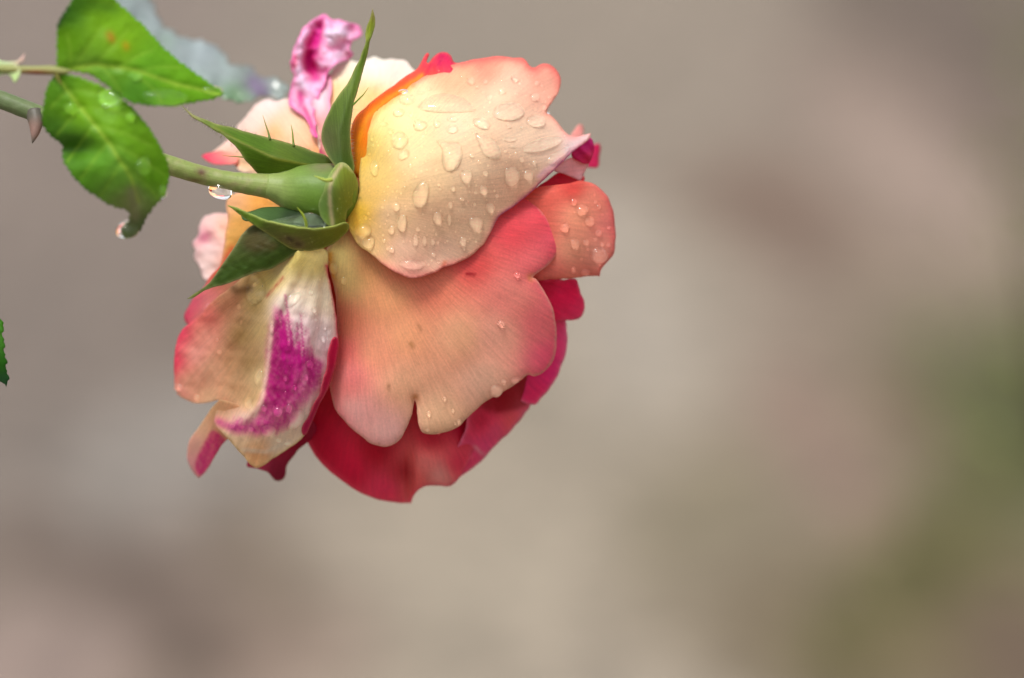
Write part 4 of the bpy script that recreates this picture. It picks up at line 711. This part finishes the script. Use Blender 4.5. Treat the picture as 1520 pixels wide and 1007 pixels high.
# ------------------------------------------------------------------ raindrops, each a closed body of water
def drop(key, x, y, w, h, rot=0.0, label=None, group=None, high=None, outline=None, rings=9, seg=28, sink=.8, lop=0.12, wob=0.05):
    f = SHEETS[key]
    th = np.linspace(0, 2 * math.pi, seg, endpoint=False)
    if outline is None:
        ph = RNG.rand(3) * 6.283
        r = 1 + wob * (np.sin(2 * th + ph[0]) * .6 + np.sin(3 * th + ph[1]) * .7 + np.sin(5 * th + ph[2]) * .3)
        ex, ey = np.cos(th) * w / 2 * r, np.sin(th) * h / 2 * r
        a = math.radians(rot); ol = np.stack([x + ex * math.cos(a) - ey * math.sin(a), y + ex * math.sin(a) + ey * math.cos(a)], 1)
    else:
        ol = spline(outline, 3.0)
        s = np.concatenate([[0], np.cumsum(np.linalg.norm(np.diff(np.concatenate([ol, ol[:1]]), axis=0), axis=1))])
        q = np.linspace(0, s[-1], seg, endpoint=False); cl = np.concatenate([ol, ol[:1]])
        ol = np.stack([np.interp(q, s, cl[:, 0]), np.interp(q, s, cl[:, 1])], 1); x, y = ol.mean(0); w, h = np.ptp(ol[:, 0]), np.ptp(ol[:, 1])
        ar = (ol[:, 0] * np.roll(ol[:, 1], -1) - np.roll(ol[:, 0], -1) * ol[:, 1]).sum()
        if ar < 0: ol = ol[::-1]
    m = min(w, h)
    H = high * 1.35 if high is not None else m * (.44 if m < 14 else .40 if m < 22 else .33)
    c0 = np.array([x, y]); e = 2.0
    zx = (f(c0 + [e, 0]) - f(c0 - [e, 0]))[0] / (2 * e); zy = (f(c0 + [0, e]) - f(c0 - [0, e]))[0] / (2 * e)
    n = np.array([-zx, -zy, 1.0]); n /= np.linalg.norm(n)
    rr = np.sin(np.linspace(1, 0.06, rings) * math.pi / 2) if rings > 3 else np.array([1, .75, .35])
    V = []
    for r in rr:
        hgt = H * (1 - r ** 2.0) ** .75
        q = c0 + (ol - c0) * r + np.array([0, lop * h * (1 - r * r) * .5])
        z = f(q) + n[2] * hgt
        V.append(np.concatenate([q + n[:2] * hgt, z[:, None]], 1))
    top = c0 + np.array([0, lop * h * .5]); zt = f(top)[0] + n[2] * H
    V = np.concatenate(V); V = np.concatenate([V, [[top[0] + n[0] * H, top[1] + n[1] * H, zt]]])
    nb = len(V); B = []
    for r in (0.97, .55):
        q = c0 + (ol - c0) * r; B.append(np.concatenate([q, (f(q) - sink)[:, None]], 1))
    V = np.concatenate([V] + B + [np.array([[x, y, f(c0)[0] - sink]])])
    F = []; R = len(rr)
    for i in range(R - 1):
        for j in range(seg):
            a, b = i * seg + j, i * seg + (j + 1) % seg; F.append((a, a + seg, b + seg, b))
    for j in range(seg): F.append(((R - 1) * seg + j, R * seg, (R - 1) * seg + (j + 1) % seg))
    for j in range(seg):
        a, b = j, (j + 1) % seg; F.append((a, b, nb + b, nb + a)); F.append((nb + a, nb + b, nb + seg + b, nb + seg + a)); F.append((nb + seg + a, nb + seg + b, nb + 2 * seg))
    W = wp(V[:, 0], V[:, 1], V[:, 2])
    g = F[R * seg // 2]; nn = np.cross(W[g[1]] - W[g[0]], W[g[2]] - W[g[0]])
    if nn @ (W[R * seg] - W[nb + 2 * seg]) < 0: F = [q[::-1] for q in F]
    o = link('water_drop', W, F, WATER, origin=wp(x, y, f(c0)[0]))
    return tag(o, label, 'water drop', group)

def r2(x, y): return 500 + x / 3.448, 60 + y / 3.448
BIG = [  # upper cream petal, (x, y, w, h) in the enlarged crop, tilt, label
    (880, 365, 170, 100, -4, 'round flat drop right of the longest drop on the cream petal'),
    (1020, 413, 96, 72, 8, 'drop in the notch of the cream petal right edge'),
    (360, 305, 84, 50, -8, 'oval drop near the orange margin, left of the longest drop'),
    (315, 370, 60, 46, 0, 'drop below the oval one near the orange margin'),
    (425, 435, 74, 60, 0, 'round drop under the left end of the longest drop'),
    (740, 425, 92, 62, 25, 'slanting oval drop between the longest drop and the round flat one'),
    (320, 512, 88, 96, 10, 'shiny egg shaped drop on the yellow side of the cream petal'),
    (340, 585, 66, 52, -30, 'small slanted drop just below the shiny egg shaped drop'),
    (195, 655, 42, 88, 0, 'slender teardrop beside the hip on the cream petal'),
    (660, 695, 64, 72, 0, 'round drop below right of the largest hanging drop'),
    (895, 695, 84, 100, 18, 'egg shaped drop near the purple lower edge of the cream petal'),
    (980, 690, 54, 52, 0, 'round drop right beside the egg shaped one near the purple edge'),
    (430, 790, 86, 142, 14, 'long hanging drop left of centre on the cream petal'),
    (750, 765, 44, 50, 0, 'single round drop alone low in the middle of the cream petal'),
    (785, 857, 46, 52, 0, 'drop close to the lower right rim of the cream petal'),
    (333, 935, 56, 92, 4, 'upright long drop near the lower left of the cream petal'),
    (710, 935, 72, 76, 0, 'round drop above the lower rim of the cream petal, right side'),
    (515, 910, 52, 62, 0, 'round drop above the flat lens at the bottom of the cream petal'),
]
for x, y, w, h, a, lb in BIG:
    drop('upper_cream', *r2(x, y), w / 3.448, h / 3.448, a, lb, 'raindrops on the cream petal')
drop('upper_cream', 0, 0, 0, 0, label='longest lens shaped drop high on the cream petal', group='raindrops on the cream petal', high=5.5, outline=[r2(*p) for p in [(415, 345), (440, 310), (500, 280), (570, 272), (640, 290), (690, 330), (712, 358), (670, 368), (580, 373), (480, 368)]])
drop('upper_cream', 0, 0, 0, 0, label='largest hanging drop with a crooked top in the middle of the cream petal', group='raindrops on the cream petal', high=8.5, outline=[r2(*p) for p in [(510, 512), (560, 516), (620, 520), (642, 560), (634, 620), (606, 665), (575, 676), (545, 655), (535, 600), (540, 550)]])
drop('upper_cream', 0, 0, 0, 0, label='flat slanted drop trailing right of the largest hanging drop', group='raindrops on the cream petal', high=4.5, outline=[r2(*p) for p in [(710, 478), (765, 482), (810, 515), (840, 565), (835, 605), (800, 610), (755, 590), (728, 545), (716, 505)]])
drop('upper_cream', 0, 0, 0, 0, label='long pointed drop leading to the white corner of the cream petal', group='raindrops on the cream petal', high=5, outline=[r2(*p) for p in [(950, 565), (985, 525), (1040, 500), (1110, 492), (1160, 500), (1150, 520), (1100, 548), (1040, 570), (990, 575)]])
drop('upper_cream', 0, 0, 0, 0, label='whitish drop running along the purple edge near the corner', group='raindrops on the cream petal', high=3.5, outline=[r2(*p) for p in [(1080, 620), (1095, 585), (1140, 560), (1190, 540), (1180, 570), (1130, 610), (1095, 640)]])
drop('upper_cream', 539, 341, 25, 22, 0, 'big yellow drop at the cream petal base by the hip', 'raindrops on the cream petal', high=8)
drop('upper_cream', 547, 359, 21, 18, 0, 'cream drop at the petal rim under the big yellow drop', 'raindrops on the cream petal', high=7)
drop('upper_cream', 612, 393, 38, 15, 2, 'flat lens of water at the bottom rim of the cream petal', 'raindrops on the cream petal', high=3.5)
SMALL_A = [(910, 200, 40, 42), (685, 210, 50, 42), (845, 260, 45, 36), (760, 215, 25, 25), (1012, 290, 50, 45), (1022, 220, 20, 20), (1048, 232, 12, 14), (340, 262, 50, 24), (590, 405, 50, 30), (590, 455, 62, 48), (510, 430, 40, 36), (380, 385, 25, 25),
    (885, 505, 75, 28), (690, 590, 30, 25), (640, 812, 25, 22), (305, 850, 40, 50), (280, 970, 35, 50), (575, 920, 20, 56), (580, 845, 25, 36), (415, 967, 20, 25), (595, 760, 25, 30), (530, 760, 15, 18), (710, 780, 15, 15), (820, 797, 18, 18), (760, 680, 25, 25), (945, 612, 22, 28), (1010, 625, 25, 25), (275, 468, 25, 30), (240, 430, 40, 20), (375, 640, 16, 30), (435, 545, 14, 12), (460, 665, 14, 12), (405, 700, 12, 12), (235, 855, 14, 18), (262, 750, 14, 14), (900, 545, 40, 14), (705, 840, 14, 14), (880, 440, 28, 22), (945, 445, 18, 20), (780, 292, 30, 26), (750, 268, 24, 18), (720, 240, 20, 16), (430, 270, 36, 14), (1060, 345, 24, 30), (1068, 315, 12, 14), (470, 250, 30, 16), (855, 405, 20, 12), (650, 412, 20, 10)]
for x, y, w, h in SMALL_A:
    drop('upper_cream', *r2(x, y), w / 3.448, h / 3.448, 0, 'small bead of water among the scattered drops on the cream petal', 'small beads on the cream petal', rings=6, seg=18)
def r7(x, y): return 440 + x / 4.029, 180 + y / 4.029
for x, y, w, h in [(995, 720, 45, 56), (820, 800, 25, 25), (570, 765, 40, 42), (710, 715, 36, 72), (765, 720, 26, 62), (815, 725, 22, 42), (525, 715, 22, 26), (640, 720, 14, 18), (850, 845, 20, 14), (790, 860, 14, 14)]:
    drop('upper_cream', *r7(x, y), w / 4.029, h / 4.029, 0, 'small bead of water among the scattered drops on the cream petal', 'small beads on the cream petal', rings=6, seg=18)
taken = [(r2(x, y), max(w, h) / 3.448 / 2) for x, y, w, h, *_ in BIG + [(q[0], q[1], q[2], q[3]) for q in SMALL_A]] + [((664, 154), 40), ((672, 232), 24), ((726, 217), 22), ((805, 214), 32), ((612, 393), 22), ((543, 350), 20), ((825, 235), 14)]
def specks(key, poly, count, label, group, lo=1.8, hi=4.6):
    pl = np.array(poly, float); a, b = pl.min(0), pl.max(0); done = 0; tries = 0
    while done < count and tries < count * 60:
        tries += 1
        p = np.array([R2.uniform(a[0], b[0]), R2.uniform(a[1], b[1])])
        if not inside(p[None], pl)[0]: continue
        d = lo + (hi - lo) * R2.random() ** 2.2
        if any(math.hypot(p[0] - q[0], p[1] - q[1]) < r + d * .7 for q, r in taken): continue
        taken.append((tuple(p), d * .6)); done += 1
        drop(key, p[0], p[1], d, d * R2.uniform(.9, 1.35), 0, label, group, rings=3, seg=9, sink=.5)
specks('upper_cream', [(545, 210), (575, 165), (640, 130), (700, 105), (780, 110), (825, 110), (815, 150), (830, 195), (850, 206), (790, 275), (735, 318), (700, 370), (610, 405), (550, 368), (528, 330), (545, 280)], 170, 'tiny speck of water between the larger drops on the cream petal', 'tiny specks on the cream petal')
def r5(x, y): return 440 + x / 2.65, 380 + y / 2.65
drop('broad_peach', *r5(785, 530), 21, 17, -30, 'glassy drop caught on the lower right rim of the broad peach petal', 'raindrops on the broad peach petal', high=7)
drop('broad_peach', *r5(805, 265), 12, 12.5, 0, 'lone round drop on the right half of the broad peach petal', 'raindrops on the broad peach petal')
drop('broad_peach', *r5(860, 490), 14, 9, -25, 'whitish drop on the rim right of the glassy one on the peach petal', 'raindrops on the broad peach petal')
drop('broad_peach', *r5(520, 622), 8, 10, 0, 'drop just right of the notch in the broad peach petal', 'raindrops on the broad peach petal')
drop('broad_peach', *r5(147, 50), 13, 18, 0, 'yellow drop at the base of the broad peach petal under the sepals', 'raindrops on the broad peach petal')
for x, y, w, h in [(868, 75, 30, 28), (815, 493, 20, 18), (583, 563, 18, 22), (615, 610, 14, 18), (640, 655, 20, 24), (515, 685, 18, 12), (187, 98, 24, 34), (625, 660, 12, 12), (560, 700, 10, 10)]:
    drop('broad_peach', *r5(x, y), w / 2.65, h / 2.65, 0, 'small faint drop on the broad peach petal', 'small drops on the broad peach petal', rings=6, seg=18)
drop('wavy_rim', *r5(687, 786), 7, 10, 0, 'tiny pink drop on the wavy rim at the lower right', None)
def r8(x, y): return 700 + x / 2.9625, 180 + y / 2.9625
drop('spotted_coral', *r8(560, 588), 25, 24, 0, 'largest drop at the outer edge of the coral petal', 'raindrops on the coral petal', high=9)
drop('spotted_coral', *r8(485, 390), 18, 17, 0, 'heart shaped drop in the middle of the coral petal', 'raindrops on the coral petal', wob=.12)
drop('spotted_coral', *r8(453, 538), 16, 14.5, 0, 'drop lowest left of the group on the coral petal', 'raindrops on the coral petal')
drop('spotted_coral', *r8(518, 441), 14, 15, 0, 'drop below right of the heart shaped one on the coral petal', 'raindrops on the coral petal')
drop('spotted_coral', *r8(410, 467), 15, 15, 0, 'leftmost drop on the coral petal', 'raindrops on the coral petal')
for x, y, w, h in [(447, 355, 32, 35), (503, 533, 28, 26), (558, 492, 26, 32), (573, 543, 16, 20), (602, 545, 16, 20), (545, 520, 14, 14), (560, 378, 16, 26), (545, 355, 12, 18), (603, 468, 14, 18), (483, 608, 12, 12), (448, 655, 22, 34), (500, 665, 40, 30), (540, 325, 10, 12), (575, 412, 8, 8), (512, 565, 14, 10), (450, 402, 10, 10)]:
    drop('spotted_coral', *r8(x, y), w / 2.9625, h / 2.9625, 0, 'small drop sprinkled over the coral petal', 'small drops on the coral petal', rings=6, seg=18)
def r4(x, y): return 240 + x / 3.053, 400 + y / 3.053
drop('striped', *r4(425, 92), 28, 48, 8, 'big pale yellow drop at the top of the striped petal', 'raindrops on the striped petal', high=8)
drop('striped', *r4(595, 135), 30, 16, -38, 'slanted clear drop above the magenta stripe', 'raindrops on the striped petal', high=4.5)
drop('striped', *r4(525, 640), 16, 18, 0, 'round magenta tinted drop in the lower stripe', 'raindrops on the striped petal', high=6)
drop('striped', *r4(575, 630), 11, 12, 0, 'smaller magenta drop right of the round one in the stripe', 'raindrops on the striped petal')
drop('striped', *r4(482, 730), 22, 16, -10, 'white drop on the lower edge of the magenta stripe', 'raindrops on the striped petal')
drop('striped', *r4(606, 680), 20, 32, 38, 'white slanted drop at the right end of the stripe', 'raindrops on the striped petal', high=5)
drop('striped', *r4(440, 490), 11, 28, 6, 'thin runnel drop left of the magenta stripe', 'raindrops on the striped petal')
drop('coral_left', 314, 461, 22, 24, 0, 'large dull drop on the coral petal edge under the lower sepal', 'raindrops on the left petals', high=5)
for x, y, w, h in [(730, 315, 24, 26), (675, 105, 22, 22), (690, 185, 24, 22), (670, 430, 35, 40), (600, 535, 25, 25), (465, 630, 26, 32), (530, 775, 22, 20), (395, 605, 34, 52), (500, 270, 22, 40), (655, 490, 20, 30), (560, 495, 22, 24), (520, 215, 22, 30), (575, 330, 18, 40), (640, 360, 14, 18), (570, 790, 30, 16), (700, 230, 12, 12), (740, 270, 12, 16), (405, 725, 26, 22), (320, 710, 24, 22), (365, 715, 18, 16), (610, 270, 12, 18), (350, 170, 20, 26), (360, 240, 12, 26), (560, 560, 12, 14), (640, 540, 12, 14)]:
    drop('striped', *r4(x, y), w / 3.053, h / 3.053, 0, 'small drop beading on the striped petal', 'small drops on the striped petal', rings=6, seg=18)
for x, y, w, h in [(78, 535, 40, 40), (158, 578, 28, 28), (262, 375, 20, 20), (252, 320, 14, 20)]:
    drop('striped', *r4(x, y), w / 3.053, h / 3.053, 0, 'small drop on the pink left lobe of the striped petal', 'small drops on the far left petal', rings=6, seg=18)
specks('front_sepal', [(500, 285), (512, 262), (526, 275), (524, 295), (510, 320), (498, 318)], 10, 'tiny speck of water on the front sepal', 'tiny specks on the front sepal', 1.6, 3.6)
specks('cup_sepal', [(400, 340), (480, 345), (500, 345), (480, 362), (430, 362)], 10, 'tiny speck of water on the cupped sepal', 'tiny specks on the cupped sepal', 1.6, 3.6)
specks('striped', [(430, 400), (480, 400), (494, 470), (480, 560), (440, 620), (400, 640), (400, 500)], 18, 'tiny speck of water on the striped petal', 'tiny specks on the striped petal')
# on the leaves
def r6(x, y): return x / 2.65, y / 2.65
drop('upper_leaflet', *r6(650, 382), 70, 30, 3, 'long green drop on the lower rim of the upper leaflet', 'raindrops on the leaf', high=11)
drop('upper_leaflet', *r6(432, 385), 36, 26, 0, 'round green drop where the two leaflets meet', 'raindrops on the leaf', high=6)
drop('upper_leaflet', *r6(530, 300), 24, 15, 10, 'small green drop in the middle of the upper leaflet', 'raindrops on the leaf')
drop('upper_leaflet', *r6(838, 357), 30, 15, 5, 'green drop at the pointed end of the upper leaflet', 'raindrops on the leaf')
drop('lower_leaflet', *r6(280, 425), 24, 22, 10, 'green drop near the base of the lower leaflet', 'raindrops on the leaf')
drop('lower_leaflet', *r6(510, 460), 18, 18, 20, 'green drop near the top edge of the lower leaflet', 'raindrops on the leaf')
drop('lower_leaflet', *r6(563, 655), 24, 30, 20, 'green drop on the right half of the lower leaflet', 'raindrops on the leaf')
drop('lower_leaflet', *r6(640, 755), 14, 20, 0, 'green drop at the right rim of the lower leaflet', 'raindrops on the leaf')

def pendant(cx, cy, d, w, h, label, squash=1.0, slope=0.0):
    """a drop hanging below something: pinched top, round bottom"""
    V = []; seg = 32; rows = 18
    for i in range(rows + 1):
        t = i / rows; a = t * math.pi
        r = math.sin(a) ** .8 * (0.62 + .38 * smooth(0, .7, np.array(t))); y = cy - h / 2 + h * (1 - math.cos(a)) / 2
        for j in range(seg):
            b = j / seg * 6.28318
            V.append((cx + w / 2 * r * math.cos(b), y + slope * w / 2 * r * math.cos(b), d + w / 2 * squash * r * math.sin(b)))
    F = []
    for i in range(rows):
        for j in range(seg):
            F.append((i * seg + j, i * seg + (j + 1) % seg, (i + 1) * seg + (j + 1) % seg, (i + 1) * seg + j))
    V = np.array(V); W = wp(V[:, 0], V[:, 1], V[:, 2]); c = W.mean(0); g = F[len(F) // 2]
    if np.cross(W[g[1]] - W[g[0]], W[g[2]] - W[g[0]]) @ (W[g[0]] - c) < 0: F = [q[::-1] for q in F]
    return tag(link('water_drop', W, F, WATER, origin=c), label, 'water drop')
pendant(327, 281.5, 206, 38, 29, 'large clear drop hanging under the rose stem', .75, .18)
pendant(189, 341, 358, 36, 27, 'bright drop hanging from the tip of the lower leaflet', .8, -.08)
# rainwater lying in the cupped sepal against the hip
def pool_f(P):
    P = np.atleast_2d(P); return 236 + (P[:, 1] - 320) * 1.9
SHEETS['pool'] = pool_f
drop('pool', 0, 0, 0, 0, label='dark shiny pool of rainwater in the cupped sepal below the hip', outline=[(398, 330), (412, 325), (430, 321), (448, 317), (464, 316), (476, 322), (484, 334), (476, 342), (450, 342), (425, 338)], high=3, lop=0)
